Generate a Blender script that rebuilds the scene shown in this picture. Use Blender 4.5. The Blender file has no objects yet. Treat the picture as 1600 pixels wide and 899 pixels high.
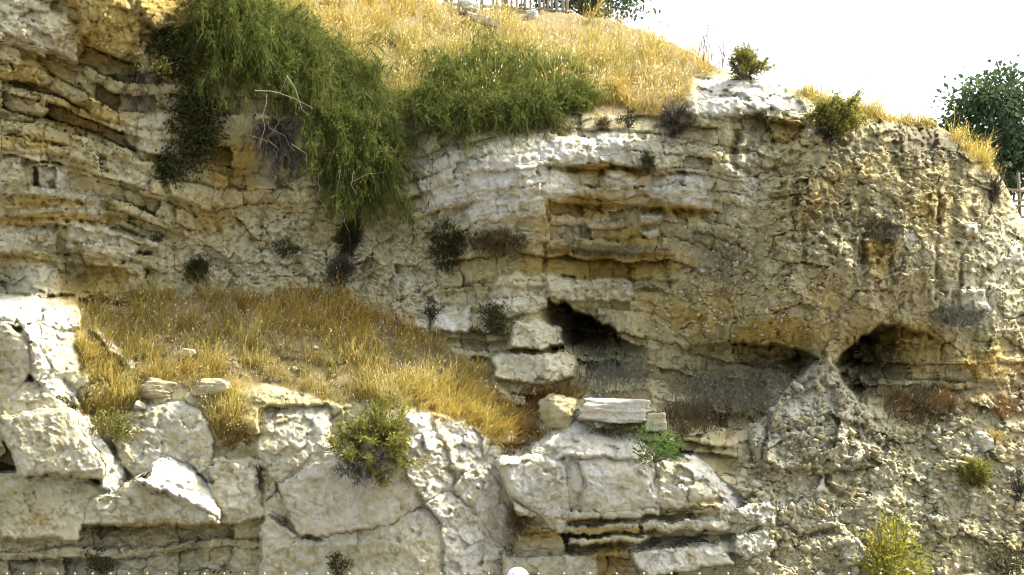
import bpy, math, random
import numpy as np
from mathutils import Vector

# ------------------------------------------------------------------ camera, sky, sun, exposure
scene = bpy.context.scene
COL = scene.collection
R = math.radians
FPX = 1760.0                      # focal length in photo pixels (1600 wide)
CAM = np.array([0.0, -22.0, 5.0])
PITCH = math.atan(150.0 / FPX)
cam_d = bpy.data.cameras.new('camera'); cam = bpy.data.objects.new('camera', cam_d); COL.objects.link(cam)
cam.location = CAM; cam.rotation_euler = (R(90) + PITCH, 0, 0)
cam_d.sensor_width = 36.0; cam_d.lens = 36.0 * FPX / 1600.0
cam_d.clip_start = 0.1; cam_d.clip_end = 3000
scene.camera = cam

SUN_DIR = Vector((0.56, 0.255, 0.76)).normalized()       # towards the sun: high, from the right, a little behind the cliff
sun_el = math.asin(SUN_DIR.z); sun_az = math.atan2(SUN_DIR.x, SUN_DIR.y)
world = bpy.data.worlds.new('World'); scene.world = world; world.use_nodes = True
wn = world.node_tree; bg = wn.nodes['Background']
sky = wn.nodes.new('ShaderNodeTexSky'); sky.sky_type = 'NISHITA'; sky.sun_disc = False
sky.sun_elevation = sun_el; sky.sun_rotation = sun_az
sky.altitude = 700; sky.air_density = 1.0; sky.dust_density = 9.0; sky.ozone_density = 1.0
hsv = wn.nodes.new('ShaderNodeHueSaturation'); hsv.inputs['Saturation'].default_value = 0.6   # hazy summer sky
wn.links.new(sky.outputs[0], hsv.inputs['Color']); wn.links.new(hsv.outputs[0], bg.inputs[0]); bg.inputs[1].default_value = 0.15
sun_d = bpy.data.lights.new('sun', 'SUN'); sun_d.energy = 3.6; sun_d.angle = R(0.5); sun_d.color = (1.0, 0.94, 0.80)
sun = bpy.data.objects.new('sun', sun_d); COL.objects.link(sun)
sun.rotation_euler = SUN_DIR.to_track_quat('Z', 'Y').to_euler()
vs = scene.view_settings
vs.view_transform = 'Standard'; vs.look = 'None'; vs.gamma = 1.0; vs.use_curve_mapping = False
vs.exposure = 1.78
scene.cycles.use_denoising = True; scene.cycles.pixel_filter_type = 'BLACKMAN_HARRIS'; scene.cycles.filter_width = 0.95
scene.cycles.max_bounces = 6; scene.cycles.diffuse_bounces = 2; scene.cycles.transmission_bounces = 3
scene.cycles.transparent_max_bounces = 4; scene.cycles.caustics_reflective = False; scene.cycles.caustics_refractive = False

# ------------------------------------------------------------------ helpers
rng = np.random.RandomState(7)
COSP, SINP = math.cos(PITCH), math.sin(PITCH)
def at(px, py, Y):
    """world point on the sight line of photo pixel (px, py) at depth Y"""
    px = np.asarray(px, float); py = np.asarray(py, float); Y = np.asarray(Y, float)
    x = (px - 800.0) / FPX; u = (449.5 - py) / FPX
    dy = COSP - u * SINP; dz = SINP + u * COSP
    t = (Y - CAM[1]) / dy
    return np.stack(np.broadcast_arrays(CAM[0] + x * t, Y, CAM[2] + dz * t), -1)

_tab = np.random.RandomState(11).rand(256, 256)
def vnoise(x, y, seed=0):
    x = x + seed * 17.31; y = y + seed * 5.77
    xi = np.floor(x).astype(int); yi = np.floor(y).astype(int)
    fx = x - xi; fy = y - yi
    fx = fx * fx * fx * (fx * (fx * 6 - 15) + 10); fy = fy * fy * fy * (fy * (fy * 6 - 15) + 10)
    a = _tab[xi & 255, yi & 255]; b = _tab[(xi + 1) & 255, yi & 255]
    c = _tab[xi & 255, (yi + 1) & 255]; d = _tab[(xi + 1) & 255, (yi + 1) & 255]
    return (a + (b - a) * fx) * (1 - fy) + (c + (d - c) * fx) * fy
def fbm(x, y, seed=0, octs=4, gain=0.5):
    s = 0; a = 1.0; n = 0
    for o in range(octs):
        s = s + a * (vnoise(x, y, seed + o * 3) - 0.5) * 2; n += a
        a *= gain; x = x * 2.03 + 3.1; y = y * 2.03 + 1.7
    return s / n
def hsh(i, j, k=0):
    i = np.asarray(i).astype(np.int64); j = np.asarray(j).astype(np.int64)
    h = (i * 374761393 + j * 668265263 + k * 974634777) & 0xffffffff
    h = ((h ^ (h >> 13)) * 1274126177) & 0xffffffff
    h = (h ^ (h >> 16)) & 0xffffff
    return h / float(0xffffff)
def voronoi(x, y, k=0, jit=0.9):
    xi = np.floor(x).astype(int); yi = np.floor(y).astype(int)
    f1 = np.full(x.shape, 9.0); f2 = np.full(x.shape, 9.0)
    ci = np.zeros(x.shape, int); cj = np.zeros(x.shape, int)
    dx = np.zeros(x.shape); dy = np.zeros(x.shape)
    for oi in (-1, 0, 1):
        for oj in (-1, 0, 1):
            I = xi + oi; J = yi + oj
            qx = I + 0.5 + jit * (hsh(I, J, k) - 0.5); qy = J + 0.5 + jit * (hsh(I, J, k + 7) - 0.5)
            ddx = x - qx; ddy = y - qy
            d = np.sqrt(ddx * ddx + ddy * ddy)
            m = d < f1
            f2 = np.where(m, f1, np.minimum(f2, d)); f1 = np.where(m, d, f1)
            ci = np.where(m, I, ci); cj = np.where(m, J, cj); dx = np.where(m, ddx, dx); dy = np.where(m, ddy, dy)
    return f1, f2, ci, cj, dx, dy
def sstep(a, b, x):
    t = np.clip((x - a) / (b - a), 0, 1); return t * t * (3 - 2 * t)
def rbf(ctrl, X, Y):
    c = np.array(ctrl, float); P = c[:, :2] / 100.0; V = c[:, 2]
    D = np.sqrt(((P[:, None] - P[None]) ** 2).sum(-1) + 0.02)
    n = len(c); A = np.zeros((n + 3, n + 3)); A[:n, :n] = D; A[:n, n] = 1; A[:n, n + 1:] = P
    A[n, :n] = 1; A[n + 1:, :n] = P.T
    A[:n, :n] += np.eye(n) * 1e-3
    w = np.linalg.solve(A, np.concatenate([V, np.zeros(3)]))
    out = w[n] + w[n + 1] * X / 100.0 + w[n + 2] * Y / 100.0
    for i in range(n):
        out = out + w[i] * np.sqrt((X / 100.0 - P[i, 0]) ** 2 + (Y / 100.0 - P[i, 1]) ** 2 + 0.02)
    return out
def inpoly(poly, X, Y):
    m = np.zeros(X.shape, bool); n = len(poly)
    for i in range(n):
        x0, y0 = poly[i][:2]; x1, y1 = poly[(i + 1) % n][:2]
        if y0 == y1: continue
        c = ((y0 > Y) != (y1 > Y)) & (X < (x1 - x0) * (Y - y0) / (y1 - y0) + x0)
        m ^= c
    return m
def segdist(pts, X, Y, closed=True):
    d = np.full(X.shape, 1e9); n = len(pts)
    for i in range(n if closed else n - 1):
        x0, y0 = pts[i][:2]; x1, y1 = pts[(i + 1) % n][:2]
        vx, vy = x1 - x0, y1 - y0; L = vx * vx + vy * vy + 1e-9
        t = np.clip(((X - x0) * vx + (Y - y0) * vy) / L, 0, 1)
        d = np.minimum(d, np.hypot(X - x0 - t * vx, Y - y0 - t * vy))
    return d
def softpoly(poly, X, Y, w=12.0):
    d = segdist(poly, X, Y); m = inpoly(poly, X, Y)
    return sstep(-w, w, np.where(m, d, -d))

def mk(name, verts, quads=None, tris=None, mat=None, parent=None, attrs=None, smooth=False):
    me = bpy.data.meshes.new(name)
    verts = np.asarray(verts, np.float32).reshape(-1, 3)
    nq = 0 if quads is None else len(quads); nt = 0 if tris is None else len(tris)
    me.vertices.add(len(verts)); me.vertices.foreach_set('co', verts.ravel())
    me.loops.add(nq * 4 + nt * 3); me.polygons.add(nq + nt)
    li = []
    if nq: li.append(np.asarray(quads, np.int32).ravel())
    if nt: li.append(np.asarray(tris, np.int32).ravel())
    me.loops.foreach_set('vertex_index', np.concatenate(li))
    st = np.concatenate([np.arange(nq) * 4, nq * 4 + np.arange(nt) * 3]).astype(np.int32)
    me.polygons.foreach_set('loop_start', st)
    for k, v in (attrs or {}).items():
        a = me.attributes.new(k, 'FLOAT', 'POINT'); a.data.foreach_set('value', np.asarray(v, np.float32).ravel())
    me.update(calc_edges=True); me.validate()
    if smooth: me.polygons.foreach_set('use_smooth', np.ones(nq + nt, bool))
    if mat: me.materials.append(mat)
    o = bpy.data.objects.new(name, me); COL.objects.link(o)
    if parent: o.parent = parent
    return o
def tag(o, label=None, cat=None, group=None, kind=None):
    if label: o['label'] = label
    if cat: o['category'] = cat
    if group: o['group'] = group
    if kind: o['kind'] = kind
    return o
def thing(name, label, cat, loc=(0, 0, 0), group=None):
    o = bpy.data.objects.new(name, None); COL.objects.link(o); o.location = loc; o.empty_display_size = 0.2
    return tag(o, label, cat, group)

# ------------------------------------------------------------------ materials
def nodes_of(name):
    m = bpy.data.materials.new(name); m.use_nodes = True
    nt = m.node_tree; nt.nodes.clear()
    out = nt.nodes.new('ShaderNodeOutputMaterial')
    return m, nt, out
def N(nt, t, **kw):
    n = nt.nodes.new(t)
    for k, v in kw.items(): setattr(n, k, v)
    return n
def mixc(nt, fac, a, b):
    n = nt.nodes.new('ShaderNodeMix'); n.data_type = 'RGBA'
    for s, v in ((n.inputs[0], fac), (n.inputs[6], a), (n.inputs[7], b)):
        if hasattr(v, 'is_linked') or hasattr(v, 'links'): nt.links.new(v, s)
        elif isinstance(v, (tuple, list)): s.default_value = (*v, 1.0) if len(v) == 3 else v
        else: s.default_value = v
    return n.outputs[2]
def math_(nt, op, a, b=None, clamp=False):
    n = nt.nodes.new('ShaderNodeMath'); n.operation = op; n.use_clamp = clamp
    for s, v in ((n.inputs[0], a), (n.inputs[1], b)):
        if v is None: continue
        if hasattr(v, 'links'): nt.links.new(v, s)
        else: s.default_value = v
    return n.outputs[0]
def noise(nt, scale, detail=4, rough=0.6, vec=None):
    n = nt.nodes.new('ShaderNodeTexNoise'); n.inputs['Scale'].default_value = scale
    n.inputs['Detail'].default_value = detail; n.inputs['Roughness'].default_value = rough
    if vec is not None: nt.links.new(vec, n.inputs['Vector'])
    return n.outputs['Fac']
def ramp(nt, fac, lo, hi):
    n = nt.nodes.new('ShaderNodeMapRange'); n.inputs[1].default_value = lo; n.inputs[2].default_value = hi; n.clamp = True
    nt.links.new(fac, n.inputs[0]); return n.outputs[0]
def math_vec(nt, v, off):
    n = nt.nodes.new('ShaderNodeVectorMath'); n.operation = 'ADD'; nt.links.new(v, n.inputs[0]); n.inputs[1].default_value = off
    return n.outputs[0]
def attr(nt, name):
    n = nt.nodes.new('ShaderNodeAttribute'); n.attribute_name = name; return n.outputs['Fac']

def rock_material():
    m, nt, out = nodes_of('limestone')
    pos = N(nt, 'ShaderNodeNewGeometry').outputs['Position']
    n1 = noise(nt, 1.6, 5, 0.65, pos); n2 = noise(nt, 7.0, 5, 0.7, pos); n3 = noise(nt, 28.0, 4, 0.7, pos)
    base = mixc(nt, ramp(nt, n1, 0.35, 0.68), (0.285, 0.245, 0.105), (0.47, 0.43, 0.25))
    base = mixc(nt, math_(nt, 'MULTIPLY', ramp(nt, n2, 0.52, 0.70), 0.6), base, (0.55, 0.53, 0.43))
    wh = attr(nt, 'white')
    base = mixc(nt, math_(nt, 'MULTIPLY', wh, ramp(nt, math_(nt, 'ADD', math_(nt, 'MULTIPLY', n2, 0.65), math_(nt, 'MULTIPLY', n1, 0.35)), 0.36, 0.58)), base, (0.57, 0.565, 0.52))
    oc = math_(nt, 'ADD', attr(nt, 'ochre'), math_(nt, 'ADD', math_(nt, 'MULTIPLY', math_(nt, 'SUBTRACT', n2, 0.42), 1.7), math_(nt, 'MULTIPLY', math_(nt, 'SUBTRACT', n1, 0.5), 1.3)))
    oc2 = mixc(nt, n3, (0.37, 0.27, 0.065), (0.21, 0.145, 0.03))
    base = mixc(nt, math_(nt, 'MULTIPLY', ramp(nt, oc, 0.35, 0.75), 0.9), base, oc2)
    vn = noise(nt, 2.6, 6, 0.62, pos)
    vein = math_(nt, 'SUBTRACT', 1.0, ramp(nt, math_(nt, 'ABSOLUTE', math_(nt, 'SUBTRACT', vn, 0.5)), 0.004, 0.016))
    base = mixc(nt, math_(nt, 'MULTIPLY', vein, math_(nt, 'MULTIPLY', ramp(nt, n1, 0.48, 0.60), 0.55)), base, (0.12, 0.10, 0.05))
    # small dark specks of lichen and pits
    sp = ramp(nt, n3, 0.57, 0.70)
    base = mixc(nt, math_(nt, 'MULTIPLY', sp, 0.5), base, (0.13, 0.115, 0.06))
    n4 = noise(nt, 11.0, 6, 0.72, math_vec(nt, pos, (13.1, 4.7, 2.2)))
    gr = math_(nt, 'ADD', attr(nt, 'lichen_and_shade'), math_(nt, 'MULTIPLY', math_(nt, 'SUBTRACT', n4, 0.54), 1.9))
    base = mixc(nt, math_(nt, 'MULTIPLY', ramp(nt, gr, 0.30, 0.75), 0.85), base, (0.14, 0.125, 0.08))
    so = math_(nt, 'ADD', attr(nt, 'soil'), math_(nt, 'MULTIPLY', math_(nt, 'SUBTRACT', n2, 0.5), 0.8))
    soilc = mixc(nt, n3, (0.15, 0.115, 0.055), (0.28, 0.225, 0.12))
    base = mixc(nt, ramp(nt, so, 0.35, 0.65), base, soilc)
    b = N(nt, 'ShaderNodeBsdfPrincipled'); nt.links.new(base, b.inputs['Base Color'])
    b.inputs['Roughness'].default_value = 0.95; b.inputs['Specular IOR Level'].default_value = 0.1
    bp = N(nt, 'ShaderNodeBump'); bp.inputs['Strength'].default_value = 0.75; bp.inputs['Distance'].default_value = 0.03
    def chips(scale):                                       # broken grain: a random step per chip
        v = N(nt, 'ShaderNodeTexVoronoi'); v.inputs['Scale'].default_value = scale
        wv = N(nt, 'ShaderNodeVectorMath', operation='MULTIPLY_ADD'); wv.inputs[1].default_value = (.05, .05, .05)
        wn_ = N(nt, 'ShaderNodeTexNoise'); wn_.inputs['Scale'].default_value = 9.0; nt.links.new(pos, wn_.inputs['Vector'])
        nt.links.new(wn_.outputs['Color'], wv.inputs[0]); nt.links.new(pos, wv.inputs[2]); nt.links.new(wv.outputs[0], v.inputs['Vector'])
        sp_ = N(nt, 'ShaderNodeSeparateColor'); nt.links.new(v.outputs['Color'], sp_.inputs[0]); return sp_.outputs[0]
    hh = math_(nt, 'ADD', math_(nt, 'MULTIPLY', chips(18.0), 0.9), math_(nt, 'MULTIPLY', n3, 0.45))
    nt.links.new(hh, bp.inputs['Height']); nt.links.new(bp.outputs[0], b.inputs['Normal'])
    nt.links.new(b.outputs[0], out.inputs[0])
    return m
ROCK = rock_material()

def leaf_material(name, c_root, c_tip, c_var, trans=0.4):
    """thin plant tissue: colour runs from root to tip along attribute t and varies strand by strand along attribute v"""
    m, nt, out = nodes_of(name)
    t = attr(nt, 't'); v = attr(nt, 'v')
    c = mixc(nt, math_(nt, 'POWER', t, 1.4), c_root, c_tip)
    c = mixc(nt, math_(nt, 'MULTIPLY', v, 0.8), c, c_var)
    d = N(nt, 'ShaderNodeBsdfDiffuse'); tr = N(nt, 'ShaderNodeBsdfTranslucent')
    nt.links.new(c, d.inputs[0]); nt.links.new(c, tr.inputs[0])
    mx = N(nt, 'ShaderNodeMixShader'); mx.inputs[0].default_value = trans
    nt.links.new(d.outputs[0], mx.inputs[1]); nt.links.new(tr.outputs[0], mx.inputs[2])
    nt.links.new(mx.outputs[0], out.inputs[0])
    return m
def plain(name, col, rough=0.7, var=0.25, scale=8.0):
    m, nt, out = nodes_of(name)
    pos = N(nt, 'ShaderNodeNewGeometry').outputs['Position']
    n = noise(nt, scale, 4, 0.6, pos)
    c = mixc(nt, n, tuple(x * (1 - var) for x in col), tuple(min(1, x * (1 + var)) for x in col))
    b = N(nt, 'ShaderNodeBsdfPrincipled'); nt.links.new(c, b.inputs['Base Color']); b.inputs['Roughness'].default_value = rough
    nt.links.new(b.outputs[0], out.inputs[0]); return m

# ------------------------------------------------------------------ the cliff: lie of the land
STEP = 2.0
gx = np.arange(-170, 1770.1, STEP); gy = np.arange(-130, 1010.1, STEP)
PX, PY = np.meshgrid(gx, gy)                       # rows = py
NYG, NXG = PX.shape
SKYL = [(-200, -400), (520, -400), (600, -150), (660, -40), (684, 6), (700, 15), (760, 15), (800, 14), (870, 20), (930, 28), (1000, 48), (1060, 72),
        (1100, 93), (1130, 112), (1165, 121), (1200, 127), (1250, 144), (1300, 161), (1350, 175), (1400, 185), (1460, 194), (1500, 213),
        (1530, 240), (1558, 268), (1576, 298), (1590, 330), (1604, 362), (1625, 420), (1650, 480), (1700, 600), (1780, 800), (1900, 1000)]
_sx = np.array([p[0] for p in SKYL], float); _sy = np.array([p[1] for p in SKYL], float)
def skyline(px): return np.interp(px, _sx, _sy) + 5 * fbm(px / 22.0, px * 0 + 3.3, 4, 3)
SK = skyline(gx)[None, :]
PYc = np.maximum(PY, SK)                            # rows above the skyline fold back over the hill
BASE = [  # photo x, photo y, depth in metres (0 = plane of the cliff, minus = nearer)
    (-170, -130, -1.2), (-170, 200, -1.7), (-170, 430, -1.0), (-170, 500, -2.6), (-170, 700, -3.4), (-170, 1010, -3.7),
    (0, 0, -1.1), (0, 60, -1.4), (0, 150, -1.3), (0, 300, -1.1), (0, 420, -0.8), (0, 455, -0.7), (0, 480, -2.6), (0, 560, -3.0), (0, 640, -3.1), (0, 700, -3.2),
    (0, 800, -3.2), (0, 890, -3.2), (0, 1010, -3.4), (60, 470, -2.2), (120, 475, -1.5), (120, 560, -2.5), (130, 640, -2.7), (100, 800, -3.2), (200, 460, -0.5),
    (120, 100, -1.0), (120, 250, -0.9), (120, 380, -0.8), (120, 445, -0.6), (215, 30, -0.9), (215, 150, -0.4), (215, 300, -0.4), (215, 430, -0.4),
    (300, -130, 1.2), (300, 0, 0.1), (300, 60, 0.3), (300, 200, 0.2), (300, 330, 0.1), (300, 440, 0.0), (300, 520, -1.0), (300, 600, -2.3), (300, 650, -2.8), (300, 750, -3.0), (300, 850, -3.0), (300, 1010, -3.2),
    (400, -130, 3.0), (400, 0, 1.2), (400, 100, 0.5), (400, 250, 0.3), (400, 370, 0.2), (400, 450, 0.1), (400, 500, -0.6), (400, 600, -2.1), (400, 650, -2.7), (400, 750, -2.9), (400, 890, -3.1),
    (500, -130, 5.2), (500, 0, 3.2), (500, 80, 1.7), (500, 200, 0.6), (500, 330, 0.5), (500, 440, 0.3), (520, 470, -0.1), (520, 560, -1.4), (520, 620, -2.3), (520, 700, -2.8), (520, 800, -2.9), (520, 1010, -3.1),
    (560, 330, 0.9), (560, 420, 0.7), (590, 130, 1.9), (590, 220, 1.0), (590, 350, 0.9), (600, 450, 0.4), (620, 520, -0.4), (640, 600, -1.8), (640, 650, -2.6), (640, 750, -2.9), (650, 850, -3.0), (650, 1010, -3.2),
    (620, -130, 7.2), (620, 0, 5.0), (620, 80, 3.2), (700, 20, 6.2), (700, 100, 3.3), (700, 180, 1.3), (700, 215, 0.8), (700, 300, 0.5), (700, 400, 0.4), (700, 500, 0.1), (700, 560, -0.5), (740, 640, -1.8), (760, 690, -2.2), (800, 720, -2.2), (740, 780, -2.4), (800, 850, -2.1), (800, 1010, -2.3),
    (800, 20, 6.6), (800, 80, 4.2), (800, 150, 2.0), (800, 200, 0.8), (800, 250, 0.1), (800, 330, -0.1), (800, 420, 0.0), (800, 520, -0.3), (800, 580, -0.6), (830, 650, -1.2), (850, 310, -0.2), (850, 430, 0.1), (850, 540, -0.7), (880, 580, -0.8),
    (900, 25, 6.8), (900, 100, 3.4), (900, 165, 1.5), (900, 215, 0.4), (900, 260, 0.2), (900, 330, 0.45), (900, 400, 0.6), (900, 450, 0.5), (900, 520, 0.6), (900, 600, -0.6), (900, 640, -1.4), (900, 680, -2.1), (900, 750, -2.4), (900, 850, -2.3), (900, 1010, -2.6),
    (1000, 50, 6.0), (1000, 110, 3.2), (1000, 175, 1.2), (1000, 220, 0.4), (1000, 300, 0.3), (1000, 360, 0.5), (1000, 450, 0.4), (1000, 520, 0.2), (1000, 600, -0.2), (1000, 650, -1.2), (1000, 690, -2.0), (1000, 760, -2.4), (1000, 850, -2.3), (1000, 1010, -2.6),
    (1080, 85, 4.2), (1080, 140, 1.3), (1080, 200, 0.4), (1100, 300, 0.1), (1100, 400, 0.1), (1100, 500, -0.3), (1100, 560, 0.2), (1100, 640, -0.7), (1100, 700, -1.7), (1100, 780, -2.2), (1100, 860, -2.2), (1150, 125, 1.1), (1150, 180, 0.3), (1150, 300, -0.1), (1150, 450, -0.2),
    (1200, 130, 1.0), (1250, 150, 0.8), (1200, 220, 0.1), (1250, 300, -0.3), (1250, 420, -0.7), (1250, 505, -0.85), (1180, 500, -0.65), (1250, 560, 0.1), (1290, 560, -0.3), (1250, 620, -0.6), (1280, 650, -0.9), (1200, 700, -1.2), (1250, 780, -1.6), (1250, 899, -2.2), (1250, 1010, -2.7),
    (1320, 170, 0.8), (1320, 250, 0.1), (1350, 350, -0.3), (1350, 470, -0.65), (1350, 560, 0.4), (1360, 640, -0.5), (1380, 720, -1.0), (1400, 800, -1.5), (1400, 899, -2.1), (1400, 1010, -2.7),
    (1420, 188, 1.0), (1420, 260, 0.3), (1450, 350, 0.0), (1450, 460, 0.0), (1450, 540, 0.3), (1450, 600, 0.1), (1480, 680, -0.6), (1500, 780, -1.1), (1500, 899, -1.8), (1500, 1010, -2.5),
    (1500, 220, 1.2), (1540, 260, 1.3), (1530, 350, 0.6), (1540, 450, 0.5), (1550, 540, 0.4), (1580, 330, 1.6), (1595, 420, 1.3), (1600, 500, 0.9), (1600, 600, 0.2), (1600, 700, -0.4), (1600, 800, -0.9), (1600, 899, -1.5), (1600, 1010, -2.2),
    (1680, 700, 0.6), (1700, 850, 0.0), (1770, 1010, -0.8), (1770, 850, 0.9)]
Yb = rbf(BASE, PX, PYc)

WX = PX + 9 * fbm(PX / 70, PYc / 70, 1, 3) + 3.0 * fbm(PX / 14, PYc / 14, 2, 2)
WY = PYc + 9 * fbm(PX / 70, PYc / 70, 21, 3) + 3.0 * fbm(PX / 14, PYc / 14, 22, 2)

# ---- regions
HILL = [(300, -140), (335, -5), (430, 60), (560, 130), (640, 190), (760, 200), (900, 172), (985, 178), (1030, 195), (1075, 150), (1085, 122), (1130, 105), (1130, -140)]
LEDGE = [(140, 478), (210, 462), (390, 458), (530, 462), (630, 505), (690, 545), (760, 585), (800, 640), (775, 690), (730, 655), (640, 640), (520, 628), (420, 598), (360, 606), (395, 690), (345, 695), (300, 612), (228, 600), (205, 645), (130, 650), (135, 590), (112, 520)]
POCKET_A = [(790, 590), (900, 590), (1000, 570), (1130, 575), (1220, 600), (1190, 650), (1130, 690), (1050, 680), (1040, 640), (900, 615), (860, 680), (800, 700), (760, 690), (800, 640)]
POCKET_B = [(1370, 610), (1450, 575), (1600, 560), (1640, 640), (1560, 660), (1480, 640), (1420, 670), (1385, 660)]
hill = softpoly(HILL, WX, WY, 10); ledge = softpoly(LEDGE, WX, WY, 10)
pocka = softpoly(POCKET_A, WX, WY, 14); pockb = softpoly(POCKET_B, WX, WY, 14)
soil = np.maximum.reduce([hill, ledge, pocka * sstep(.25, .6, vnoise(PX / 30, PYc / 20, 57)) * .85, pockb * sstep(.3, .6, vnoise(PX / 30, PYc / 20, 58)) * .8])
MASS = [(-200, 462), (120, 470), (140, 600), (400, 600), (640, 640), (780, 690), (800, 1020), (-200, 1020)]
RUB1 = [(1160, 620), (1300, 560), (1360, 640), (1700, 560), (1800, 1020), (1150, 1020), (1150, 800)]
RUB2 = [(1140, 180), (1260, 160), (1480, 190), (1640, 330), (1700, 560), (1480, 560), (1300, 560), (1080, 545), (1040, 480), (1130, 420), (1180, 330)]
RUB3 = [(300, 330), (560, 330), (660, 330), (690, 420), (680, 560), (560, 480), (300, 470), (240, 420)]
mass = softpoly(MASS, WX, WY, 10); rub = np.maximum.reduce([softpoly(RUB1, WX, WY, 20), softpoly(RUB2, WX, WY, 25), softpoly(RUB3, WX, WY, 25) * 0.9])
mass = mass * (1 - softpoly([(-200, 832), (120, 824), (340, 815), (420, 800), (520, 845), (640, 850), (640, 1020), (-200, 1020)], WX, WY, 6) * 0.75)
strat = np.clip(1 - np.maximum(mass, rub), 0, 1)

# ---- strata: traced bedding planes give the stratigraphic height s
BED = {95: [(0, 66), (60, 85), (130, 118), (170, 140)], 120: [(0, 92), (60, 110), (120, 138), (175, 168)], 200: [(0, 172), (80, 186), (150, 206), (240, 240)], 270: [(0, 255), (100, 270), (200, 293), (290, 325)],
       340: [(0, 338), (120, 346), (200, 364), (260, 385), (350, 410)], 395: [(0, 390), (100, 402), (200, 417), (300, 432)], 455: [(0, 442), (100, 462), (190, 468), (300, 455)],
       212: [(630, 262), (750, 226), (850, 210), (950, 213), (1050, 225), (1140, 240)], 262: [(630, 312), (720, 280), (820, 262), (900, 259), (1000, 262), (1080, 266), (1150, 275)],
       325: [(640, 358), (740, 326), (850, 313), (950, 326), (1050, 318), (1130, 332)], 402: [(700, 410), (860, 405), (960, 405), (1050, 410), (1120, 450)],
       472: [(700, 480), (850, 464), (960, 470), (1060, 490), (1150, 530)], 548: [(680, 545), (800, 550), (900, 557)], 720: [(780, 722), (870, 716), (1000, 712), (1150, 738)],
       800: [(870, 806), (1000, 798), (1150, 796)], 862: [(800, 872), (1000, 860), (1150, 850)], 825: [(0, 832), (100, 823), (300, 818), (420, 805)], 875: [(0, 876), (180, 874), (320, 855)],
       640: [(0, 650), (300, 645)], 730: [(0, 735), (200, 738), (600, 725)], 980: [(0, 980), (800, 980), (1600, 980)]}
bedpts = [(x, y, y - s) for s, L in BED.items() for x, y in L] + [(1300, 300, 40), (1500, 300, 60), (1300, 800, 10), (1600, 800, 30), (450, 380, 45), (550, 420, 40)]
S = WY - rbf(bedpts, PX, PYc)
r2 = np.random.RandomState(5)
bounds = [-200.0]
while bounds[-1] < 1100:
    bounds.append(bounds[-1] + r2.choice([10, 16, 23, 30, 38], p=[.15, .25, .25, .2, .15]))
bounds = np.array(bounds)
for s in BED:                                        # a bedding plane at every traced line
    bounds[np.argmin(abs(bounds - s))] = s
bounds = np.sort(bounds)
K = np.clip(np.searchsorted(bounds, S) - 1, 0, len(bounds) - 2)
b0 = bounds[K]; b1 = bounds[K + 1]; th = np.maximum(b1 - b0, 3)
bw = th * (0.9 + 3.2 * hsh(K, K * 0, 3) ** 2) + 8          # block length in this bed
U = WX + 26 * fbm(PX / 60, K * 7.7, 31, 2) + 5 * fbm(PX / 12, PYc / 12, 32, 2)
Uj = U / bw + hsh(K, K * 0, 5) * 10
J = np.floor(Uj).astype(int); fu = Uj - J
du = np.minimum(fu, 1 - fu) * bw; dtop = S - b0; dbot = b1 - S
rk = hsh(K, J * 0, 9); rb = hsh(K, J, 10)
def facets(cx, cy, k, hgt, tilt, crack, sharp, ox=0.0, warp=1.0):
    """broken rock: every cell a tilted facet, cracks only here and there"""
    f1, f2, ci, cj, vx, vy = voronoi(WX / cx + ox, WY / cy + ox * .7, k)
    h = hgt * (hsh(ci, cj, k + 1) - 0.5) + (vx * cx * (hsh(ci, cj, k + 2) - .5) + vy * cy * (hsh(ci, cj, k + 3) - .5)) / 80.0 * tilt
    h -= crack * np.exp(-(f2 - f1) * sharp) * sstep(.42, .62, vnoise(PX / 23, PYc / 19, k + 4))
    return h, ci, cj
A1, ca, cb = facets(52, 38, 40, .20, .9, .0, 16)
A2, c2_, d2_ = facets(24, 17, 50, .10, .9, .035, 12, 5.5)
A3, c3_, d3_ = facets(11, 8, 55, .055, .9, .0, 8, 2.5)
A4, c4_, d4_ = facets(5.5, 4.5, 58, .028, .9, .0, 8, 1.5)
M1, c3, d3 = facets(120, 88, 60, .26, .7, .10, 34, .3)
M2, c4, d4 = facets(46, 36, 70, .07, .55, .05, 22, 2.3)
ridge = 1 - np.abs(fbm(PX / 34, PYc / 26, 37, 4)) * 2.2
joint = sstep(.40, .60, vnoise(PX / 30, PYc / 18, 45))
wt = np.clip(th / 20.0, .5, 1.3)
hs = (0.33 * (rk - 0.5) + 0.16 * (rb - 0.5) - 0.16 * (rb < .13)) * wt
hs += (fu - 0.5) * bw / 80 * 0.6 * (hsh(K, J, 12) - 0.5) + (dtop / th - 0.5) * th / 80 * 0.9 * (hsh(K, J, 13) - 0.35)
hs -= (0.15 * np.exp(-dbot / 1.9) * (.35 + .65 * joint) + 0.05 * np.exp(-du / 1.2) * (hsh(K, J, 14) > .45) * joint) * wt
hs += .55 * A2 * sstep(.3, .7, vnoise(PX / 50, PYc / 40, 49)) + .6 * A3
coarse = softpoly(RUB1, WX, WY, 25)
worn = .25 + 1.0 * sstep(.3, .75, vnoise(PX / 75, PYc / 85, 53))
flute = .13 * fbm(WX / 26, WY / 110, 54, 3) + .05 * fbm(WX / 9, WY / 40, 56, 2)
hr = A1 * (.5 + .5 * coarse) + (A2 * 1.1 + A3 * 1.35 + 1.1 * A4) * (.45 + .65 * worn) * (1 - .32 * coarse) + flute * (1 - coarse)
RUBID = (ca, cb); MASID = (c3, d3)
hm = M1 + .8 * M2 + .6 * A3 * sstep(.45, .65, vnoise(PX / 40, PYc / 40, 51)) + .6 * A2 * sstep(.5, .7, vnoise(PX / 70, PYc / 70, 52))
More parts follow.
